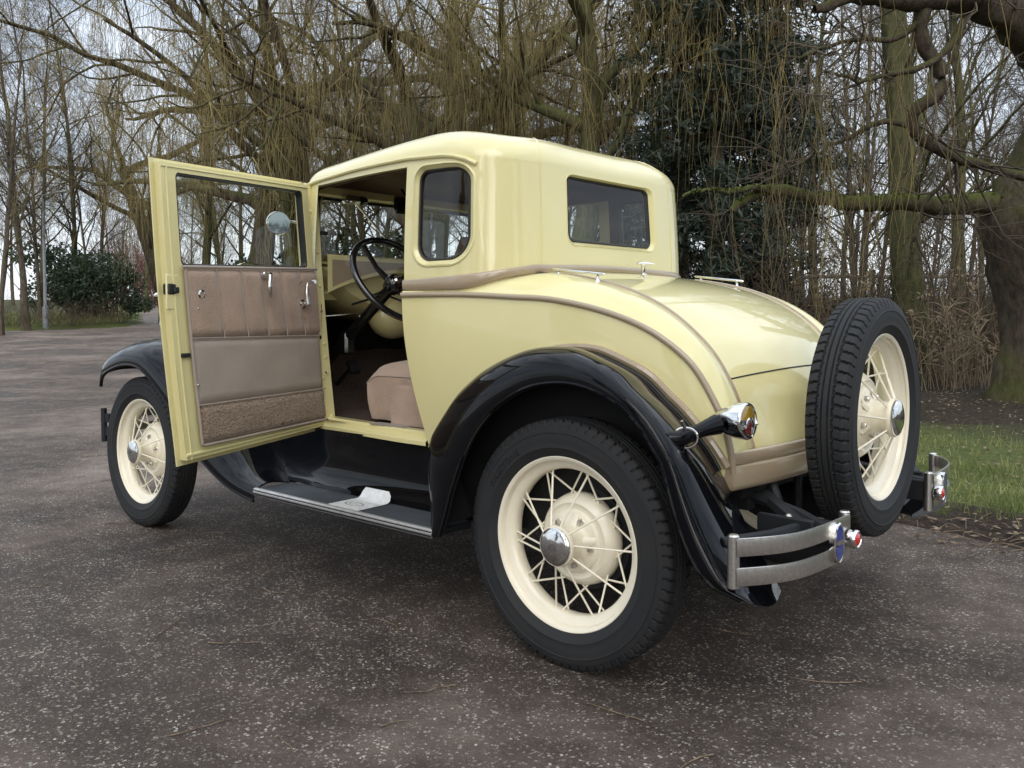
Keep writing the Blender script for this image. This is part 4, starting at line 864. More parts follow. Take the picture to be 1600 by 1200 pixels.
_ra = [a for a, b in _re]; _rb = [b for a, b in _re]
def right_edge(D): return np.interp(D, _ra, _rb)+.10*np.sin(D*1.9)+.05*np.sin(D*5.3+1)
def left_edge(D): return np.interp(D, [-30, 28, 30.5, 33, 36, 40, 44, 60, 90, 120], [-70, -70, -40, -19, -15.9, -17.0, -18.8, -25.6, -37.5, -52])+.15*np.sin(D*1.3)
# ---- sheets
def attr_mesh(name, P, mat, attr=None):
    P = np.asarray(P); a, b = P.shape[:2]; mb = MB().grid(P, flip=True); o = mb.build(name, mat, angle=0)
    if attr is not None:
        at_ = o.data.attributes.new('edge', 'FLOAT', 'POINT'); at_.data.foreach_set('value', np.asarray(attr, np.float32).ravel())
    o['kind'] = 'structure'; return o
def asphalt():
    t = NT('worn_tarmac'); c = t.coord()
    p = t.n('ShaderNodeBsdfPrincipled', {'Roughness': .78, 'Specular IOR Level': .36})
    big = t.n('ShaderNodeTexNoise', {'Vector': (c, 0), 'Scale': .42, 'Detail': 8, 'Roughness': .66, 'Distortion': 1.1}); mid = t.n('ShaderNodeTexNoise', {'Vector': (c, 0), 'Scale': 5.5, 'Detail': 5, 'Roughness': .65})
    base = t.ramp((big, 0), [(.33, (.030, .0205, .0155)), (.47, (.084, .061, .047)), (.57, (.165, .127, .103)), (.70, (.28, .23, .19))])
    m1 = t.n('ShaderNodeMix', {'Factor': .55, 6: (base, 0)}, data_type='RGBA', blend_type='OVERLAY'); mr_ = t.ramp((mid, 0), [(.3, (.22, .20, .19)), (.7, (.72, .70, .68))]); t.t.links.new(mr_.outputs[0], m1.inputs[7])
    col = m1; hs = []
    for sc, thr, frac, c0, c1 in((105, .45, .62, (.12, .103, .088), (.82, .75, .63)), (210, .46, .58, (.08, .07, .063), (.32, .285, .25)), (64, .42, .90, (.10, .088, .078), (.40, .355, .30))):
        wob = t.n('ShaderNodeTexNoise', {'Vector': (c, 0), 'Scale': sc*1.3, 'Detail': 1}); vv = t.n('ShaderNodeMix', {'Factor': .012, 4: (c, 0), 5: (wob, 1)}, data_type='VECTOR')
        v = t.n('ShaderNodeTexVoronoi', {'Vector': (vv, 1), 'Scale': sc, 'Randomness': 1.0}); sp = t.n('ShaderNodeSeparateXYZ', {0: (v, 'Color')})
        sel = t.n('ShaderNodeMath', {0: (sp, 0), 1: frac}, operation='GREATER_THAN'); dd = t.n('ShaderNodeMapRange', {'Value': (v, 'Distance'), 'From Min': thr, 'From Max': thr*.84}); fac = t.n('ShaderNodeMath', {0: (sel, 0), 1: (dd, 0)}, operation='MULTIPLY')
        wear = t.n('ShaderNodeMapRange', {'Value': (mid, 0), 'From Min': .40, 'From Max': .60, 'To Min': .30, 'To Max': 1.0}); fac = t.n('ShaderNodeMath', {0: (fac, 0), 1: (wear, 0)}, operation='MULTIPLY')
        sc_ = t.ramp((sp, 1), [(0, c0), (1, c1)]); mxn = t.n('ShaderNodeMix', {'Factor': (fac, 0), 6: (col, 2), 7: (sc_, 0)}, data_type='RGBA'); col = mxn; hs.append((v, fac))
    t.t.links.new(col.outputs[2], p.inputs['Base Color'])
    h = t.n('ShaderNodeMath', {0: (hs[0][0], 'Distance'), 1: (hs[1][0], 'Distance')}, operation='ADD'); h2 = t.n('ShaderNodeMath', {0: (h, 0), 1: (mid, 0)}, operation='ADD')
    b = t.n('ShaderNodeBump', {'Height': (h2, 0), 'Strength': .8, 'Distance': .008}); b.invert = True; t.t.links.new(b.outputs[0], p.inputs['Normal'])
    rr = t.ramp((big, 0), [(.30, .42), (.48, .64)]); t.t.links.new(rr.outputs[0], p.inputs['Roughness'])
    return t.fin(p)
def soil():
    t = NT('verge_soil'); c = t.coord(); a = t.n('ShaderNodeAttribute', attribute_name='edge')
    p = t.n('ShaderNodeBsdfPrincipled', {'Roughness': .92, 'Specular IOR Level': .2})
    n1 = t.n('ShaderNodeTexNoise', {'Vector': (c, 0), 'Scale': 2.2, 'Detail': 7, 'Roughness': .7}); n2 = t.n('ShaderNodeTexNoise', {'Vector': (c, 0), 'Scale': 26, 'Detail': 5, 'Roughness': .7})
    dirt = t.ramp((n2, 0), [(.32, (.014, .0105, .008)), (.55, (.040, .029, .021)), (.74, (.095, .070, .050))]); gr = t.ramp((n2, 0), [(.3, (.035, .042, .012)), (.5, (.085, .105, .03)), (.75, (.16, .165, .07))])
    ad = t.n('ShaderNodeMath', {0: (n1, 0), 1: 1.6, 2: (a, 'Fac')}, operation='MULTIPLY_ADD')
    f1 = t.ramp((t.n('ShaderNodeMapRange', {'Value': (ad, 0), 'From Min': 0, 'From Max': 6}), 0), [(.18, 0.), (.235, 1.), (.60, .95), (.76, .06)])
    m = t.n('ShaderNodeMix', {'Factor': (f1, 0), 6: (dirt, 0), 7: (gr, 0)}, data_type='RGBA'); t.t.links.new(m.outputs[2], p.inputs['Base Color'])
    b = t.n('ShaderNodeBump', {'Height': (n2, 0), 'Strength': .9, 'Distance': .03}); t.t.links.new(b.outputs[0], p.inputs['Normal']); return t.fin(p)
M['tarmac'] = asphalt(); M['soil'] = soil()
M['field'] = simple('field_grass', (.20, .24, .10), .95, var=.5, vscale=.4, col2=(.12, .14, .055), bump=.5, bscale=8)
Ds = np.concatenate([np.linspace(-30, 12, 64), np.linspace(12, 120, 90)[1:]]); qs = np.linspace(0, 1, 40)
le, re = left_edge(Ds), right_edge(Ds); P = DL(Ds[:, None]+0*qs, le[:, None]+(re-le)[:, None]*qs); P[..., 2] += .004
attr_mesh('road', P, 'tarmac')
# verge on the right of the road: soil, grass, leaf litter
dist = np.concatenate([np.linspace(-.35, 6, 60), np.linspace(6, 60, 30)[1:]]); P = DL(Ds[:, None]+.0*dist, right_edge(Ds)[:, None]+dist[None]*1.25)
rgn = np.random.RandomState(4); lump = rgn.rand(*P.shape[:2]); hump = np.interp(dist, [-.4, -.08, .12, .4, .9, 3, 8], [-.03, -.012, .03, .045, .035, .04, .10])
P[..., 2] += hump[None]+(lump-.5)*.03*np.clip(dist/.3, 0, 1)[None]; attr_mesh('verge', P, 'soil', np.broadcast_to(np.clip(dist, 0, 60), P.shape[:2]))
dist = np.linspace(-.2, 30, 60); Dv = np.linspace(28.5, 120, 100); P = DL(Dv[:, None]+0*dist, left_edge(Dv)[:, None]-dist[None]); P[..., 2] += np.interp(dist, [-.2, .1, 1, 4], [-.02, .06, .2, .35])[None]; P = P[:, ::-1]
attr_mesh('verge', P, 'soil', np.broadcast_to(np.clip(dist[::-1]*.8+.9, 0, 3.4), P.shape[:2]))
rr = np.concatenate([[0], np.geomspace(2, 2500, 60)]); ta = np.linspace(0, 2*PI, 97); Pg = DL(rr[:, None]*np.cos(ta)[None], rr[:, None]*np.sin(ta)[None]); Pg[..., 2] -= .05
attr_mesh('ground', Pg, 'field')
# ---- bare wood
def bark(name, c0, c1, moss=(.055, .068, .014), mossamt=.5, lo=.50, hi=.78):
    t = NT(name); c = t.coord((1, 1, .35)); c2 = t.coord()
    p = t.n('ShaderNodeBsdfPrincipled', {'Roughness': .93, 'Specular IOR Level': .2})
    n = t.n('ShaderNodeTexNoise', {'Vector': (c, 0), 'Scale': 16, 'Detail': 6, 'Roughness': .72}); m = t.n('ShaderNodeTexNoise', {'Vector': (c2, 0), 'Scale': 2.6, 'Detail': 5, 'Roughness': .7})
    rp = t.ramp((n, 0), [(.30, c0), (.70, c1)]); g = t.n('ShaderNodeNewGeometry'); sp = t.n('ShaderNodeSeparateXYZ', {0: (g, 'Normal')})
    k = t.n('ShaderNodeMath', {0: (sp, 2), 1: .45, 2: (m, 0)}, operation='MULTIPLY_ADD'); f = t.n('ShaderNodeMapRange', {'Value': (k, 0), 'From Min': lo, 'From Max': hi, 'To Max': mossamt})
    mx_ = t.n('ShaderNodeMix', {'Factor': (f, 0), 6: (rp, 0), 7: (*moss, 1)}, data_type='RGBA'); t.t.links.new(mx_.outputs[2], p.inputs['Base Color'])
    b = t.n('ShaderNodeBump', {'Height': (n, 0), 'Strength': .9, 'Distance': .05}); t.t.links.new(b.outputs[0], p.inputs['Normal']); return t.fin(p)
M['bark'] = bark('grey_bark', (.034, .028, .02), (.135, .112, .082), mossamt=.55)
M['willowbark'] = bark('willow_bark', (.022, .018, .013), (.115, .092, .066), moss=(.060, .068, .015), mossamt=.8)
M['greenbark'] = bark('algae_bark', (.03, .03, .013), (.105, .10, .048), moss=(.075, .085, .025), mossamt=.75)
M['twig'] = simple('bare_twig', (.095, .075, .052), .9, var=.4, vscale=1.5)
M['goldtwig'] = simple('willow_twig', (.27, .215, .075), .8, var=.7, vscale=1.6, col2=(.075, .055, .028))
M['redtwig'] = simple('red_twig', (.15, .065, .05), .9, var=.3, vscale=2)
M['reed'] = simple('dry_reed', (.27, .205, .125), .85, var=.4, vscale=3)
M['bramble'] = simple('bramble_stem', (.115, .084, .054), .9, var=.5, vscale=2)
def leafmat(name, a, b_, sc=2.5):
    t = NT(name); c = t.coord(); n = t.n('ShaderNodeTexNoise', {'Vector': (c, 0), 'Scale': sc, 'Detail': 3}); g = t.n('ShaderNodeObjectInfo'); rp = t.ramp((n, 0), [(.3, a), (.7, b_)])
    p = t.n('ShaderNodeBsdfPrincipled', {'Base Color': (rp, 0), 'Roughness': .55}); tl_ = t.n('ShaderNodeBsdfTranslucent', {'Color': (rp, 0)}); return t.fin(t.n('ShaderNodeMixShader', {0: .25, 1: (p, 0), 2: (tl_, 0)}))
M['ivy'] = leafmat('ivy_leaf', (.018, .034, .016), (.055, .085, .040)); M['needle'] = leafmat('conifer_needle', (.010, .018, .012), (.026, .040, .022)); M['grass'] = leafmat('grass_blade', (.085, .125, .022), (.32, .33, .12), 4.0); M['deadleaf'] = leafmat('dead_leaf', (.10, .065, .04), (.36, .27, .18), 40); M['bramleaf'] = leafmat('bramble_leaf', (.03, .04, .014), (.07, .075, .03))
def fast_mesh(name, V, Q, mat, smooth=True):
    me = bpy.data.meshes.new(name); V = np.asarray(V, np.float32); Q = np.asarray(Q, np.int32); nv, nf, k = len(V), len(Q), Q.shape[1]
    me.vertices.add(nv); me.vertices.foreach_set('co', V.ravel()); me.loops.add(nf*k); me.loops.foreach_set('vertex_index', Q.ravel()); me.polygons.add(nf)
    me.polygons.foreach_set('loop_start', np.arange(nf, dtype=np.int32)*k); me.polygons.foreach_set('loop_total', np.full(nf, k, np.int32))
    if smooth: me.polygons.foreach_set('use_smooth', np.ones(nf, bool))
    me.materials.append(M[mat] if isinstance(mat, str) else mat); me.update(calc_edges=True); me.validate(); return me
def tubes(polys, k):                               # many polylines [(pts, radii)] to one vertex/quad pair
    by = {}
    for p, r in polys: by.setdefault(len(p), []).append((p, r))
    VV, QQ, off = [], [], 0
    for n, lst in by.items():
        P = np.array([p for p, _ in lst]); Rr = np.array([r for _, r in lst]); T = nrm(np.gradient(P, axis=1))
        ref = np.where(np.abs(T[:, :1, 2:3]) > .9, np.array([1., 0, 0]), np.array([0, 0, 1.])); N = nrm(np.cross(T, np.broadcast_to(ref, T.shape))); B = np.cross(T, N)
        a = np.arange(k)/k*2*PI; V = P[:, :, None]+Rr[:, :, None, None]*(np.cos(a)[None, None, :, None]*N[:, :, None]+np.sin(a)[None, None, :, None]*B[:, :, None]); m = len(lst)
        base = off+(np.arange(m)*n*k)[:, None, None]; i = np.arange(n-1)[None, :, None]*k; j = np.arange(k)[None, None, :]; j2 = (j+1) % k
        Q = np.stack([base+i+j, base+i+j2, base+i+k+j2, base+i+k+j], -1).reshape(-1, 4); VV.append(V.reshape(-1, 3)); QQ.append(Q); off += m*n*k
    return np.concatenate(VV), np.concatenate(QQ)
def path(rg, p, d, L, n, wob, trop):
    pts = [np.array(p, float)]; d = nrm(np.array(d, float)); s = L/(n-1)
    for i in range(n-1):
        d = nrm(d+rg.normal(0, wob, 3)+np.array([0, 0, trop])); pts.append(pts[-1]+d*s)
    return np.array(pts)
def along(P, t):
    x = t*(len(P)-1); i = min(int(x), len(P)-2); f = x-i; return P[i]*(1-f)+P[i+1]*f, nrm(P[i+1]-P[i])
def side_dir(rg, T, ang):
    v = rg.normal(0, 1, 3); v = nrm(v-T*(v@T)); return T*cos(ang)+v*sin(ang)
def branch_out(rg, out, P, r, lev, spec):
    """spec per level: (count, length, angle, nseg, wob, trop, radius ratio, t0)"""
    if lev >= len(spec): return
    cnt, ln, ang, n, wob, trop, rr_, t0 = spec[lev]; k = max(1, int(cnt*rg.uniform(.8, 1.2)))
    for i in range(k):
        t = t0+(1-t0)*(i+rg.rand())/k; q, T = along(P, min(t, .995)); tap = 1-.75*t
        d = side_dir(rg, T, ang*rg.uniform(.7, 1.25)); l = ln*rg.uniform(.6, 1.2)*(1-.45*t); r1 = max(.0035, r*rr_*tap); p2 = path(rg, q, d, l, n, wob, trop)
        out.append((p2, np.linspace(r1, max(.0025, r1*.3), n), lev)); branch_out(rg, out, p2, r1, lev+1, spec)
def bare_tree(seed, H=13, r=.14, spread=1., lean=(0, 0), fine=1.0, leaders=1):
    rg = np.random.RandomState(seed); out = []
    for l_ in range(leaders):
        P = path(rg, (0, 0, -.15), (lean[0]+(l_*.25-.12 if leaders > 1 else 0), lean[1], 1), H, 14, .035, .01); rad = np.linspace(1, .18, 14)*r*(1 if l_ == 0 else .7); rad[0] *= 1.5; out.append((P, rad, -1))
        branch_out(rg, out, P, r, 0, [(26*fine, .34*H*spread, R(48), 9, .10, .045, .42, .22), (8, .13*H*spread, R(45), 6, .14, .03, .45, .15), (6*fine, .055*H, R(42), 5, .16, .02, .5, .1), (3, .03*H, R(38), 4, .15, .0, .6, .1)])
    return out
def willow(seed, H=9, r=.32, strands=1500, reach=5.5, curt=(1.2, 4.5), nl=7):
    rg = np.random.RandomState(seed); out = []; st_ = []
    P = path(rg, (0, 0, -.15), (rg.normal(0, .1), rg.normal(0, .1), 1), H*.62, 10, .06, .02); rad = np.linspace(1, .6, 10)*r; rad[0] *= 1.45; out.append((P, rad, -1)); limbs = []
    for i in range(nl):
        t = .45+.55*(i+.5)/nl; q, T = along(P, min(t, .99)); a = i*2.4+rg.rand(); el = rg.uniform(.5, 1.25)
        L_ = path(rg, q, (cos(a), sin(a), el), reach*rg.uniform(.9, 1.4), 11, .13, -.02 if i % 2 else .02); r1 = r*rg.uniform(.32, .5); out.append((L_, np.linspace(r1, r1*.22, 11), 0)); limbs.append((L_, r1))
    subs = list(limbs)
    for L_, r1 in limbs:
        for j in range(9):
            t = .2+.8*(j+rg.rand())/9; q, T = along(L_, min(t, .99)); S = path(rg, q, side_dir(rg, T, R(50)), reach*rg.uniform(.25, .55), 8, .16, .05); out.append((S, np.linspace(r1*.34*(1.1-t*.6), .010, 8), 1)); subs.append((S, .02))
            for m_ in range(4): q2, T2 = along(S, rg.uniform(.2, .98)); S2 = path(rg, q2, side_dir(rg, T2, R(48)), reach*rg.uniform(.1, .25), 6, .18, .03); out.append((S2, np.linspace(.012, .005, 6), 2)); subs.append((S2, .01))
    wts = np.array([1.0 if k < nl else 1.6 for k in range(len(subs))]); wts /= wts.sum()
    for k in rg.choice(len(subs), strands, p=wts):
        q, T = along(subs[k][0], rg.uniform(.25, 1)); L = rg.uniform(*curt)*rg.uniform(.5, 1); L = min(L, max(.6, q[2]-.9)); a = rg.rand()*2*PI; n = 8; s = np.linspace(0, 1, n); o = rg.uniform(.1, .45)
        pts = q+np.stack([cos(a)*o*np.sin(s*1.7)+.03*np.sin(s*9+a)+rg.normal(0, .04)*s, sin(a)*o*np.sin(s*1.7)+.03*np.cos(s*8+a)+rg.normal(0, .04)*s, .12*np.sin(s*PI)*(s < .3)-L*s**1.25], -1)
        st_.append((pts, np.linspace(.0042, .0022, n)))
        for m_ in range(2):
            q3, _ = along(pts, rg.uniform(.1, .7)); l3 = L*rg.uniform(.2, .45); s4 = np.linspace(0, 1, 4); a3 = rg.rand()*6.28; st_.append((q3+np.stack([.16*cos(a3)*np.sqrt(s4), .16*sin(a3)*np.sqrt(s4), -l3*s4**1.3], -1), np.linspace(.0034, .0020, 4)))
    return out, st_
def leaf_quads(rg, C, size, asp=.5):
    n = len(C); a = nrm(rg.normal(0, 1, (n, 3))); b_ = nrm(np.cross(a, rg.normal(0, 1, (n, 3)))); s = size*rg.uniform(.6, 1.3, (n, 1)); V = np.stack([C-a*s, C-b_*s*asp, C+a*s, C+b_*s*asp], 1).reshape(-1, 3); return V, np.arange(4*n).reshape(n, 4)
def put(name, parts, label, cat, loc, rz=0, sc=1., group=None):
    """a thing of several meshes: first call builds, parts = [(part name, mesh datablock)]"""
    o = thing(name, label, cat, tuple(loc), group, rz); o.scale = (sc, sc, sc)
    for pn, me in parts: c = bpy.data.objects.new(pn, me); COL.objects.link(c); c.parent = o
    return o
def copy_tree(src, loc, rz, sc, label=None, group=None):
    o = src.copy(); COL.objects.link(o); o.location = loc; o.rotation_euler = (0, 0, rz); o.scale = (sc, sc, sc*1.0)
    if label: o['label'] = label
    if group: o['group'] = group
    for ch in src.children: c = ch.copy(); COL.objects.link(c); c.parent = o
    return o
def furrow(V, Q):                                  # knobbly, furrowed old bark on thick limbs
    s_ = V*[9., 9., 2.2]; n = sum(np.sin(s_@nrm(np.random.RandomState(k).normal(0, 1, 3))*f+k)*a for k, (f, a) in enumerate([(1.0, .02), (1.7, .016), (2.9, .010), (4.3, .008), (6.1, .006), (.5, .02)]))
    d = np.stack([np.sin(V[:, 1]*11+V[:, 2]*2), np.cos(V[:, 0]*12-V[:, 2]*2), 0*n], -1); return V+d*n[:, None], Q
def wood_meshes(out, barkm, twigm, strands=None, thick=.022):
    big = [(p, r) for p, r, l in out if r[0] > thick]; small = [(p, r) for p, r, l in out if r[0] <= thick]; V, Q = furrow(*tubes([x for x in big if x[1].max() > .09], 26)) if any(x[1].max() > .09 for x in big) else (np.zeros((0, 3)), np.zeros((0, 4), int)); Vb, Qb = tubes([x for x in big if x[1].max() <= .09] or big[-1:], 8); Q = np.concatenate([Q, Qb+len(V)]); V = np.concatenate([V, Vb]); parts = [('trunk', fast_mesh('trunk', V, Q, barkm))]
    V, Q = tubes(small, 3); 
    if strands: V2, Q2 = tubes(strands, 3)
    if strands and twigm == 'goldtwig':
        parts.append(('crown', fast_mesh('crown', np.concatenate([V, V2]), np.concatenate([Q, Q2+len(V)]), twigm)))
    else: parts.append(('crown', fast_mesh('crown', V, Q, twigm)))
    return parts
rgE = np.random.RandomState(77)
protos = [wood_meshes(bare_tree(s_, H=h_, r=r_, spread=sp_, leaders=ld), 'greenbark' if k % 2 else 'bark', 'twig') for k, (s_, h_, r_, sp_, ld) in enumerate([(1, 13, .13, .8, 1), (2, 15, .15, .7, 1), (3, 12, .11, .9, 2), (5, 14, .16, 1.0, 1), (8, 11, .09, .75, 2)])]
# -- slender trees on the left bank
for k, (u, D, p_, sc, rz, lab) in enumerate([
    (1, 30, 2, .9, .3, 'dark trunked bare tree at the very left edge of the road'), (42, 33, 0, 1.05, 1.0, 'slender bare tree left of the street lamp, twigs over the junction'), (62, 35, 2, 1.1, 2.2, 'forked bare tree just beside the tall street lamp'),
    (118, 37, 1, .95, 4.0, 'straight bare tree rising behind the ivy bush, right of the tall lamp'), (150, 42, 4, 1.2, .6, 'twin stemmed thin tree above the middle of the ivy bush')]):
    put('bare_tree', protos[p_], lab, 'tree', at(u, D)-[0, 0, .05], rz, sc, 'bare trees on the left bank')
for k, u in enumerate([-60, -20, 22, 90, 180, 230, 262, 300]):
    put('bare_tree', protos[(k*2+1) % 5], 'hazy bare tree far behind the left bank, among others like it', 'tree', at(u, 52+7*(k % 4)), k*1.3, rgE.uniform(.75, 1.05), 'far bare trees on the left')
for k, (D, L) in enumerate([(-9, -7), (-10.5, -1.5), (-8.5, 4.5), (-13, 2), (-12, -11), (-5, 11), (-3, -13), (-15, 8), (-16, -5)]):
    put('bare_tree', protos[k % 5], 'bare tree behind the photographer, mirrored in the black wings and chrome', 'tree', DL(D, L), k*1.9, rgE.uniform(.8, 1.0), 'bare trees mirrored in the paint')
# -- the wood behind the car
wl = [wood_meshes(*((lambda a: (a[0], 'willowbark' if k != 1 else 'greenbark', 'goldtwig', a[1]))(willow(s_, H=h_, r=r_, strands=n_, reach=rc_, curt=ct)))) for k, (s_, h_, r_, n_, rc_, ct) in enumerate([(11, 9.5, .30, 1300, 4.6, (.7, 3.0)), (12, 10.5, .22, 1500, 4.0, (.7, 3.2)), (14, 10, .34, 1500, 5.4, (.6, 2.8))])]
for k, (u, D, p_, sc, rz, lab) in enumerate([
    (655, 16.5, 0, 1.0, .4, 'weeping willow with heavy limbs directly above the cab roof'), (930, 14.5, 1, 1.0, 2.0, 'weeping willow with a pale slim trunk right of the cab roof peak'), (790, 20, 0, 1.1, 3.4, 'weeping willow deep behind the cab, its curtain of twigs over the roof'),
    (520, 21, 2, 1.05, 1.2, 'spreading willow behind the open door window'), (385, 24, 2, 1.1, 4.1, 'willow with long limbs arching left over the junction'), (268, 40, 0, 1.25, 2.6, 'hazy willow standing over the lane just beyond the open door edge')]):
    put('weeping_willow', wl[p_], lab, 'tree', at(u, D), rz, sc, 'willows behind the car')
k = 0
for D, us in((22, (470, 590, 700, 860, 985, 1290, 1350, 1500, 1570, 1660)), (30, (330, 420, 540, 640, 745, 850, 945, 1180, 1260, 1330, 1420, 1510, 1610)), (50, range(330, 1640, 62)), (42, (360, 450, 560, 660, 770, 900, 1010, 1120, 1220, 1300, 1390, 1460, 1540, 1620))):
    for u in us:
        k += 1; put('bare_tree', protos[k % 5], ['thin bare tree in the wood behind the car, near rank', 'thin bare tree deeper in the wood behind the car', 'thin bare tree at the back of the wood'][0 if D < 25 else 1 if D < 35 else 2], 'tree', at(u+rgE.uniform(-22, 22), D+rgE.uniform(-2.5, 2.5)), k*2.1, rgE.uniform(.8, 1.15), ['near bare trees of the wood', 'middle bare trees of the wood', 'far bare trees of the wood'][0 if D < 25 else 1 if D < 35 else 2])
# -- straight tall trunk between the spare wheel and the gnarled tree
rg = np.random.RandomState(31); P = np.array([PX(u, v, 12.) for u, v in((1436, 650), (1428, 560), (1418, 450), (1410, 340), (1402, 200), (1392, 60), (1380, -120), (1372, -300), (1365, -480))]); out = [(P, np.array([.26, .205, .195, .185, .175, .165, .14, .11, .06]), -1)]
branch_out(rg, out, P, .16, 0, [(16, 3.2, R(55), 9, .10, .03, .30, .30), (8, 1.4, R(45), 6, .14, .0, .45, .15), (6, .6, R(42), 4, .15, -.02, .5, .1), (3, .35, R(40), 4, .15, -.05, .6, .1)])
def relocate2(out, base): return [(p-base, r) for p, r, l in out]
def relocate(out, base): return [(p-base, r, l) for p, r, l in out]
b0 = PX(1436, 650, 12.); b0[2] = 0; put('tall_tree', wood_meshes(relocate(out, b0), 'greenbark', 'twig'), 'tall straight green barked trunk rising just right of the spare wheel', 'tree', b0)
# -- gnarled willow on the right with the mossy limb
rg = np.random.RandomState(5); out = []
def limb(pts, r0, r1, lev=0, n=26, wig=.02):
    Pp = spline([PX(*p) for p in pts], n); Pp = Pp+rg.normal(0, wig, Pp.shape)*np.linspace(0, 1, n)[:, None]; out.append((Pp, np.linspace(r0, r1, n)*(1+rg.normal(0, .05, n)), lev)); return Pp
tr = spline([PX(*p) for p in((1626, 672, 9.4), (1630, 600, 9.4), (1634, 520, 9.4), (1616, 430, 9.35), (1600, 352, 9.3), (1622, 270, 9.3), (1672, 150, 9.2), (1720, 20, 9.1), (1740, -160, 9.0))], 40); out.append((tr, np.interp(np.linspace(0, 1, 40), [0, .05, .12, .3, .42, .5, .75, 1], [.64, .54, .47, .42, .43, .33, .30, .22])*(1+rg.normal(0, .035, 40)), -1))
iM = len(out)
m1 = limb([(1600, 345, 9.3), (1545, 322, 9.25), (1480, 326, 9.2), (1420, 320, 9.1), (1360, 321, 9.0), (1300, 318, 8.9), (1245, 307, 8.85), (1200, 303, 8.8), (1165, 316, 8.75), (1140, 332, 8.7)], .118, .042, 0, 40, .012)
limb([(1215, 306, 8.8), (1180, 296, 8.7), (1140, 303, 8.6), (1100, 298, 8.55), (1064, 310, 8.5)], .035, .012, 1, 16)
mossy = out[iM:]; del out[iM:]
u1 = limb([(1690, 190, 9.0), (1640, 105, 8.7), (1580, 40, 8.4), (1520, 8, 8.2), (1460, 2, 8.0), (1400, 8, 7.9), (1330, 2, 7.8), (1270, 30, 7.7)], .30, .035, 0, 34, .012)
h1 = limb([(1446, 6, 8.0), (1432, 40, 8.0), (1440, 85, 8.05), (1466, 122, 8.1), (1464, 150, 8.1), (1432, 172, 8.1), (1421, 200, 8.15), (1450, 232, 8.2), (1500, 255, 8.3), (1560, 272, 8.4), (1640, 290, 8.5)], .075, .040, 0, 34, .008)
h2 = limb([(1510, 10, 8.2), (1490, 62, 8.1), (1450, 105, 8.0), (1400, 122, 7.9), (1345, 131, 7.8), (1290, 116, 7.7)], .045, .012, 1, 22)
h3 = limb([(1425, 205, 8.15), (1380, 196, 8.2), (1330, 215, 8.2), (1280, 240, 8.3), (1225, 285, 8.3)], .032, .010, 1, 20)
h4 = limb([(1500, 256, 8.3), (1470, 290, 8.4), (1440, 330, 8.5), (1425, 380, 8.5)], .03, .010, 1, 14)
h5 = limb([(1440, 30, 8.0), (1390, 70, 8.0), (1330, 70, 8.1), (1250, 96, 8.2), (1180, 88, 8.2)], .032, .008, 1, 20)
st_ = []
for Lb, nn_ in((u1, 10), (h1, 10), (h2, 9), (h3, 9), (h4, 6), (h5, 12), (m1, 14)):
    for j in range(nn_):
        q, T = along(Lb, rg.uniform(.25, .99)); S = path(rg, q, side_dir(rg, T, R(55)), rg.uniform(.4, 1.3), 8, .2, .01); out.append((S, np.linspace(.014, .004, 8), 2))
        for j2 in range(4): q2, T2 = along(S, rg.uniform(.2, .98)); out.append((path(rg, q2, side_dir(rg, T2, R(45)), rg.uniform(.2, .6), 5, .2, -.03), np.linspace(.006, .0025, 5), 2))
for j in range(150):                              # strands that hang in front of the conifer and the wood
    Lb = (u1, h5, h2, h3)[j % 4]; q, T = along(Lb, rg.uniform(.3, 1)); q = q+rg.normal(0, .35, 3)*[1, 1, .1]; L = rg.uniform(.5, 2.4); s = np.linspace(0, 1, 9); a = rg.rand()*6.28
    st_.append((q+np.stack([.05*np.sin(s*7+a), .05*np.cos(s*6+a), -L*s], -1), np.linspace(.0030, .0016, 9)))
b0 = PX(1626, 660, 9.4); b0[2] = 0; V, Q = tubes([(p-b0, r) for p, r in st_], 3)
pm = wood_meshes(relocate(out, b0), 'willowbark', 'twig'); pm.append(('hanging_twigs', fast_mesh('hanging_twigs', V, Q, 'goldtwig')))
M['moss'] = leafmat('moss_tuft', (.045, .06, .010), (.125, .145, .03), 9.0); C_ = []
for p_, r_, l_ in mossy:
    n_ = int(1500*len(p_)/40)
    for x_ in rg.uniform(0, .97, n_):
        if math.sin(x_*31)+math.sin(x_*13+1) < -.5: continue
        q_, T_ = along(p_, x_); rr_ = float(np.interp(x_, np.linspace(0, 1, len(r_)), r_)); a_ = rg.normal(0, .75); N_ = nrm(np.cross(T_, np.cross(np.array([0, 0, 1.]), T_))); B_ = np.cross(T_, N_); C_.append(q_+(N_*cos(a_)+B_*sin(a_))*rr_*rg.uniform(.98, 1.12)-b0)
V, Q = leaf_quads(rg, np.array(C_), .020, .5); pm.append(('moss', fast_mesh('moss', V, Q, 'moss', False))); V, Q = furrow(*tubes(relocate2(mossy, b0), 18)); M['mossbark'] = bark('mossy_bark', (.045, .04, .022), (.13, .11, .07), moss=(.075, .092, .017), mossamt=.8, lo=.42, hi=.72); pm.append(('mossy_limb', fast_mesh('mossy_limb', V, Q, 'mossbark'))); put('gnarled_willow', pm, 'gnarled old willow at the right edge with a mossy limb reaching behind the cab', 'tree', b0)
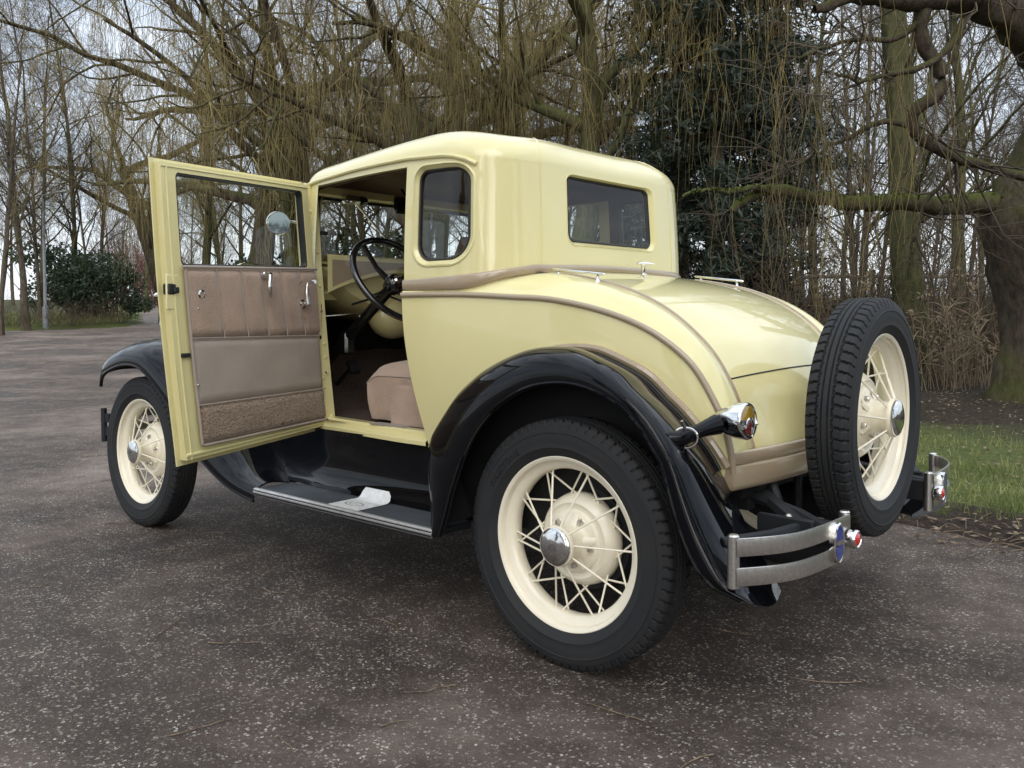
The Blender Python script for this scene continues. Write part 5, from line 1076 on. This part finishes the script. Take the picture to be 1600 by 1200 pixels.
# -- conifers
def conifer(seed, H=13, Rm_=2.1):
    rg = np.random.RandomState(seed); out = []; P = path(rg, (0, 0, -.1), (0, 0, 1), H, 10, .01, 0); out.append((P, np.linspace(.2, .04, 10), -1)); C = []
    for i in range(170):
        t = .10+.90*(i+rg.rand())/170; q, T = along(P, min(.99, t)); a = rg.rand()*6.28; ln = Rm_*rg.uniform(.55, 1.1)*(1-t)**.55*min(1, .55+t*1.6); S = path(rg, q, (cos(a), sin(a), rg.uniform(.1, .4)), ln, 8, .07, -.07); out.append((S, np.linspace(.026, .005, 8), 1))
        m_ = int(260*ln/2)+30
        for x in rg.uniform(.18, 1, m_): q2, T2 = along(S, x); C.append(q2+rg.normal(0, 1, 3)*[.16, .16, .07]+[0, 0, -.05])
    V, Q = leaf_quads(rg, np.array(C), .085, .22); V2, Q2 = tubes([(p, r) for p, r, l in out], 5); return [('trunk', fast_mesh('trunk', V2, Q2, 'bark')), ('crown', fast_mesh('crown', V, Q, 'needle', False))]
cf = [conifer(3), conifer(4, 11, 1.8)]
for u, D, p_, sc, rz, lab in((1120, 13.6, 0, .95, 0, 'dark conifer standing directly right of the cab'), (1205, 15, 1, 1.0, 2, 'narrower dark conifer right of the larger one, behind the mossy limb'), (1062, 16.5, 1, 1.15, 4, 'dark conifer half hidden behind the cab corner')): put('conifer', cf[p_], lab, 'tree', at(u, D), rz, sc, 'conifers behind the cab')
for k, (D, L) in enumerate([(-4.5, -6.5), (-5, 3.5)]): put('weeping_willow', wl[(2, 0)[k]], 'willow overhanging the photographer, mirrored in the black wings', 'tree', DL(D, L), k*2.+.6, 1.1, 'willows mirrored in the paint')
for k, (D, L) in enumerate([(-9, -3), (-11, 3), (-10, 8), (-12, -9), (-6, 13), (-4, -15), (-13, 14)]): put('conifer', cf[k % 2], 'dark conifer behind the photographer, mirrored in the black wings', 'tree', DL(D, L), k*1.1, 1.0, 'conifers mirrored in the paint')
# -- evergreen bushes
def bush(seed, w_, h_, n, size, mat, blobs=9):
    rg = np.random.RandomState(seed); C = []
    for i in range(blobs):
        c = np.array([rg.uniform(-.36, .36)*w_, rg.uniform(-.3, .3)*w_, rg.uniform(.25, .80)*h_]); rad = np.array([rg.uniform(.16, .30)*w_, rg.uniform(.16, .28)*w_, rg.uniform(.14, .26)*h_]); v = nrm(rg.normal(0, 1, (n//blobs, 3)))*rg.uniform(.45, 1.08, (n//blobs, 1))**.6; C.append(c+v*rad+rg.normal(0, .05, v.shape))
    V, Q = leaf_quads(rg, np.concatenate(C), size); st2 = []
    for i in range(26): st2.append((path(rg, rg.normal(0, .12, 3)*[1, 1, 0]*w_, (rg.normal(0, .5), rg.normal(0, .5), 1), h_*.8, 7, .12, .03), np.linspace(.03, .006, 7)))
    V2, Q2 = tubes(st2, 4); return [('stems', fast_mesh('stems', V2, Q2, 'bark')), ('crown', fast_mesh('crown', V, Q, mat, False))]
bs = [bush(1, 4.4, 3.6, 9000, .085, 'ivy', 14), bush(2, 3.2, 2.8, 6000, .08, 'ivy'), bush(6, 4.0, 2.6, 4200, .07, 'bramleaf')]
put('evergreen_bush', bs[0], 'big dark green ivy bush on the grass bank by the lane', 'bush', at(128, 37)+[0, 0, .3], .4, 1.0); put('evergreen_bush', bs[1], 'smaller ivy bush spilling over the right end of the bank', 'bush', at(172, 38)+[0, 0, .25], 1.4, .85)
for u, D, p_, sc in((560, 24, 1, 1.2), (700, 26, 1, 1.0), (440, 29, 1, 1.0), (820, 24, 0, .9)): put('evergreen_bush', bs[p_], 'leafy evergreen growing in the wood, seen through the car windows', 'bush', at(u, D), u, sc, 'evergreens seen through the windows')
# red-brown far hedge shrubs by the lane
out = []; rg = np.random.RandomState(8)
for i in range(60): p = path(rg, rg.normal(0, .7, 3)*[1, 1, 0], (rg.normal(0, .3), rg.normal(0, .3), 1), rg.uniform(2.5, 5), 8, .06, .04); out.append((p, np.linspace(.02, .006, 8), 2)); branch_out(rg, out, p, .012, 0, [(9, 1.1, R(35), 5, .12, .05, .6, .2), (4, .5, R(35), 4, .12, .03, .6, .2)])
V, Q = tubes([(p, r*1.6) for p, r, l in out], 3); red = [('stems', fast_mesh('stems', V, Q, 'redtwig'))]
for k, (u, D) in enumerate([(205, 74), (232, 88), (262, 80)]): put('red_shrub', red, ['reddish bare shrub beside the small far lamp', 'reddish bare shrub right of the far lane', 'reddish bare shrub nearest the open door edge'][k], 'shrub', at(u, D), k*2., 1.6, 'reddish shrubs along the far lane')
# -- bramble and sapling thicket
def shrub(seed, n=26, h=(1.2, 2.8), w_=.8, leaves=140):
    rg = np.random.RandomState(seed); out = []; C = []
    for i in range(n):
        p = path(rg, rg.normal(0, w_*.5, 3)*[1, 1, 0], (rg.normal(0, .45), rg.normal(0, .45), 1), rg.uniform(*h), 9, .09, rg.choice([.04, .0, -.10])); out.append((p, np.linspace(rg.uniform(.006, .016), .003, 9), 2)); branch_out(rg, out, p, .009, 0, [(7, .7, R(45), 5, .15, -.01, .55, .15), (3, .32, R(40), 4, .15, -.02, .6, .1)])
        for x in rg.uniform(.2, 1, leaves//n): C.append(along(p, x)[0]+rg.normal(0, .10, 3))
    V, Q = tubes([(p, r) for p, r, l in out], 3); V2, Q2 = leaf_quads(rg, np.array(C), .035); return [('stems', fast_mesh('stems', V, Q, 'bramble')), ('leaves', fast_mesh('leaves', V2, Q2, 'bramleaf', False))]
sh = [shrub(1), shrub(2, 30, (1.6, 3.6), .9, 90), shrub(3, 22, (.7, 1.7), .9, 200)]
k = 0
for D, us in((12.2, (1290, 1345, 1640)), (13.6, range(1070, 1680, 52)), (15.5, range(1050, 1680, 48)), (18, range(470, 1680, 58)), (23, range(440, 1650, 66))):
    for u in us:
        k += 1; put('bramble_shrub', sh[(k*7) % 3 if D > 12.5 else 2], 'tangled leafless bramble in the thicket behind the car', 'shrub', at(u+rgE.uniform(-20, 20), D+rgE.uniform(-.7, .7)), k*1.7, rgE.uniform(.75, 1.1), 'brambles of the thicket')
for k, (u, D) in enumerate([(14, 33.5), (40, 33), (88, 33.8), (112, 34.5), (150, 35), (183, 36), (64, 36)]): put('bramble_shrub', sh[(0, 2)[k % 2]], 'low brown bramble at the foot of the ivy bush on the left bank', 'shrub', at(u, D)+[0, 0, .12], k*1.3, .62, 'brambles on the left bank')
# -- dead reeds
def reeds(seed, n=14):
    rg = np.random.RandomState(seed); out = []; plume = []
    for i in range(n):
        h = rg.uniform(.5, 1.45); p = path(rg, rg.normal(0, .22, 3)*[1, 1, 0], (rg.normal(0, .16), rg.normal(0, .16), 1), h, 6, .05, 0); out.append((p, np.linspace(.0065, .003, 6)))
        for j in range(2): q, T = along(p, rg.uniform(.3, .85)); out.append((path(rg, q, side_dir(rg, T, R(40)), rg.uniform(.2, .45), 4, .15, -.2), np.array([.007, .009, .006, .001])))
        if i % 4 == 0:
            for j in range(14): plume.append(p[-1]+rg.normal(0, 1, 3)*[.025, .025, .06])
    V, Q = tubes(out, 3); V2, Q2 = leaf_quads(rg, np.array(plume), .035); return [('stalks', fast_mesh('stalks', np.concatenate([V, V2]), np.concatenate([Q, Q2+len(V)]), 'reed', False))]
rd = [reeds(1), reeds(2, 18)]
for k, (u, D, sc) in enumerate([(1466, 10.6, .95), (1484, 11.0, 1.1), (1505, 10.8, .9), (1524, 11.3, 1.05), (1545, 11.2, .85), (1480, 11.8, 1.05), (1512, 12.0, 1.0), (1390, 13, 1.1), (1345, 13.2, 1.05), (1232, 14.5, 1.15), (1200, 14.2, 1.1), (1300, 13.8, 1.1), (1155, 15, 1.15)]):
    put('reed_clump', rd[k % 2], 'clump of pale dead reeds between the tall trunk and the gnarled willow' if k < 7 else 'clump of pale dead reeds showing above the deck and spare wheel', 'reeds', at(u, D), k, sc, 'reeds by the gnarled willow' if k < 7 else 'reeds along the thicket edge')
# -- weathered rail fence deep in the thicket
fo = thing('rail_fence', 'pale weathered rail fence half lost in the thicket behind the spare wheel', 'fence', tuple(at(1340, 16.4)))
M['oldwood'] = simple('weathered_wood', (.24, .20, .15), .9, var=.5, vscale=6)
pa, pb_ = at(1235, 16.6)-at(1340, 16.4), at(1620, 15.8)-at(1340, 16.4)
for z in(.95, 1.62): b = MB(); b.tube([pa*(1-q)+pb_*q+[0, 0, z+.01*math.sin(q*9)] for q in np.linspace(0, 1, 12)], .035, 6); b.build('rail', 'oldwood', fo)
for q in np.linspace(.02, .98, 4): c = pa*(1-q)+pb_*q; b = MB(); b.box(c+[0, 0, .85], (.10, .10, 1.8), bev=.01); b.build('post', 'oldwood', fo)
# -- street lamps
M['galv'] = simple('galvanised_steel', (.30, .32, .33), .5, metal=.4, var=.2, vscale=3)
def lamp(u, D, h, lab, hd=1):
    o = thing('street_lamp', lab, 'street lamp', tuple(at(u, D)-[0, 0, .02])); b = MB(); b.lathe([(0, .11), (.9, .11), (.92, .065), (h*.6, .055), (h, .045), (h+.02, 0)], (0, 0, 0), (0, 0, 1), 14); b.build('pole', 'galv', o); s_ = RH*hd
    b = MB(); b.tube([(0, 0, h-.05), (s_[0]*.25, s_[1]*.25, h+.03), (s_[0]*.55, s_[1]*.55, h+.09)], .028, 8); b.build('bracket', 'galv', o); b = MB(); b.box((s_[0]*.72, s_[1]*.72, h+.10), (.42, .16, .09), ax=[(s_[0], s_[1], .12), (-s_[1], s_[0], 0), (0, -.12, 1)], bev=.03); b.build('lamp_head', 'galv', o)
lamp(72, 34, 5.25, 'tall grey street lamp on the left bank beside the ivy bush'); lamp(209, 60, 4.9, 'smaller distant street lamp where the lane leaves', -1)
# -- grass, leaves, litter
rg = np.random.RandomState(12); n = 42000; Dg = rg.uniform(3.4, 10.5, n); dd = rg.uniform(.30, 3.6, n)*rg.uniform(.5, 1, n); keep = rg.rand(n) < np.interp(dd, [.3, .6, 2.6, 3.6], [.25, 1, .9, .15])*np.clip(.62+.6*np.sin(Dg*2.3+dd*1.7)*np.sin(dd*3.1-Dg*.9), .12, 1); Dg, dd = Dg[keep], dd[keep]; n = len(Dg)
C = DL(Dg, right_edge(Dg)+dd*1.25); C[:, 2] += .03; hgt = rg.uniform(.035, .085, n); a = rg.rand(n)*6.28; wv = np.stack([np.cos(a), np.sin(a), 0*a], -1)*.0035; tip = C+np.stack([rg.normal(0, .025, n), rg.normal(0, .025, n), hgt], -1); V = np.stack([C-wv, C+wv, tip], 1).reshape(-1, 3)
o = bpy.data.objects.new('verge_grass', fast_mesh('verge_grass', V, np.arange(3*n).reshape(n, 3), 'grass', False)); COL.objects.link(o); o['kind'] = 'stuff'; o['label'] = 'short green grass on the verge'
n = 9000; Dg = rg.uniform(30.5, 42, n); C = DL(Dg, left_edge(Dg)-rg.uniform(.2, 9, n)); C[:, 2] += .2; hgt = rg.uniform(.12, .42, n); wv = np.stack([np.cos(a[:n]), np.sin(a[:n]), 0*a[:n]], -1)*.014; tip = C+np.stack([rg.normal(0, .12, n), rg.normal(0, .12, n), hgt], -1); V = np.stack([C-wv, C+wv, tip], 1).reshape(-1, 3)
o = bpy.data.objects.new('bank_grass', fast_mesh('bank_grass', V, np.arange(3*n).reshape(n, 3), 'grass', False)); COL.objects.link(o); o['kind'] = 'stuff'; o['label'] = 'rough grass on the left bank'
n = 6500; Dg = rg.uniform(3.2, 13, n); dd = np.where(rg.rand(n) < .4, rg.uniform(-.25, .5, n), rg.uniform(.5, 6, n)); C = DL(Dg, right_edge(Dg)+dd*1.25); C[:, 2] += np.interp(dd, [-.3, .1, .5, 6], [.008, .045, .05, .10]); V, Q = leaf_quads(rg, C, .022); V = V.reshape(-1, 4, 3); V[..., 2] = C[:, None, 2]+(V[..., 2]-C[:, None, 2])*.35; 
o = bpy.data.objects.new('fallen_leaves', fast_mesh('fallen_leaves', V.reshape(-1, 3), Q, 'deadleaf', False)); COL.objects.link(o); o['kind'] = 'stuff'; o['label'] = 'dead leaves on the verge'
tw = []
for i in range(90):
    D = rg.uniform(1.9, 9); L = rg.uniform(-.62, .6)*D; p = DL(D, L); 
    if L > right_edge(D)-.1: continue
    a_ = rg.rand()*6.28; q = path(rg, p+[0, 0, .009], (cos(a_), sin(a_), 0), rg.uniform(.05, .22), 6, .2, 0); q[:, 2] = p[2]+.008; tw.append((q, np.linspace(.0022, .0012, 6)))
for i in range(110):
    D = rg.uniform(3.4, 6); p = DL(D, right_edge(D)+rg.uniform(-.5, .4)); a_ = rg.rand()*6.28; q = path(rg, p+[0, 0, .03], (cos(a_), sin(a_), 0), rg.uniform(.08, .4), 6, .2, 0); q[:, 2] = p[2]+.03+.02*np.sin(np.arange(6)); tw.append((q, np.linspace(.0022, .0011, 6)))
V, Q = tubes(tw, 4); o = bpy.data.objects.new('fallen_twigs', fast_mesh('fallen_twigs', V, Q, 'deadleaf')); COL.objects.link(o); o['kind'] = 'stuff'; o['label'] = 'fallen twigs on the tarmac and kerb soil'
n = 1500; Dg = 1.7+rg.rand(n)**1.6*9; Lg = rg.uniform(-.62, .62, n)*Dg; ok = Lg < right_edge(Dg)-.05; C = DL(Dg[ok], Lg[ok]); C[:, 2] += .006; n = len(C); s_ = rg.uniform(.0018, .0055, (n, 1, 1)); octa = np.array([[1, 0, 0], [0, 1, 0], [-1, 0, 0], [0, -1, 0], [0, 0, .8], [0, 0, -.5]])[None]*s_*rg.uniform(.6, 1.3, (n, 6, 1)); V = C[:, None]+octa; F = np.array([[0, 1, 4], [1, 2, 4], [2, 3, 4], [3, 0, 4], [1, 0, 5], [2, 1, 5], [3, 2, 5], [0, 3, 5]])
M['chip'] = simple('stone_chip', (.24, .22, .20), .85, var=.6, vscale=30, col2=(.10, .09, .085)); o = bpy.data.objects.new('loose_chippings', fast_mesh('loose_chippings', V.reshape(-1, 3), (F[None]+np.arange(n)[:, None, None]*6).reshape(-1, 3), 'chip', False)); COL.objects.link(o); o['kind'] = 'stuff'; o['label'] = 'loose stone chippings on the tarmac'
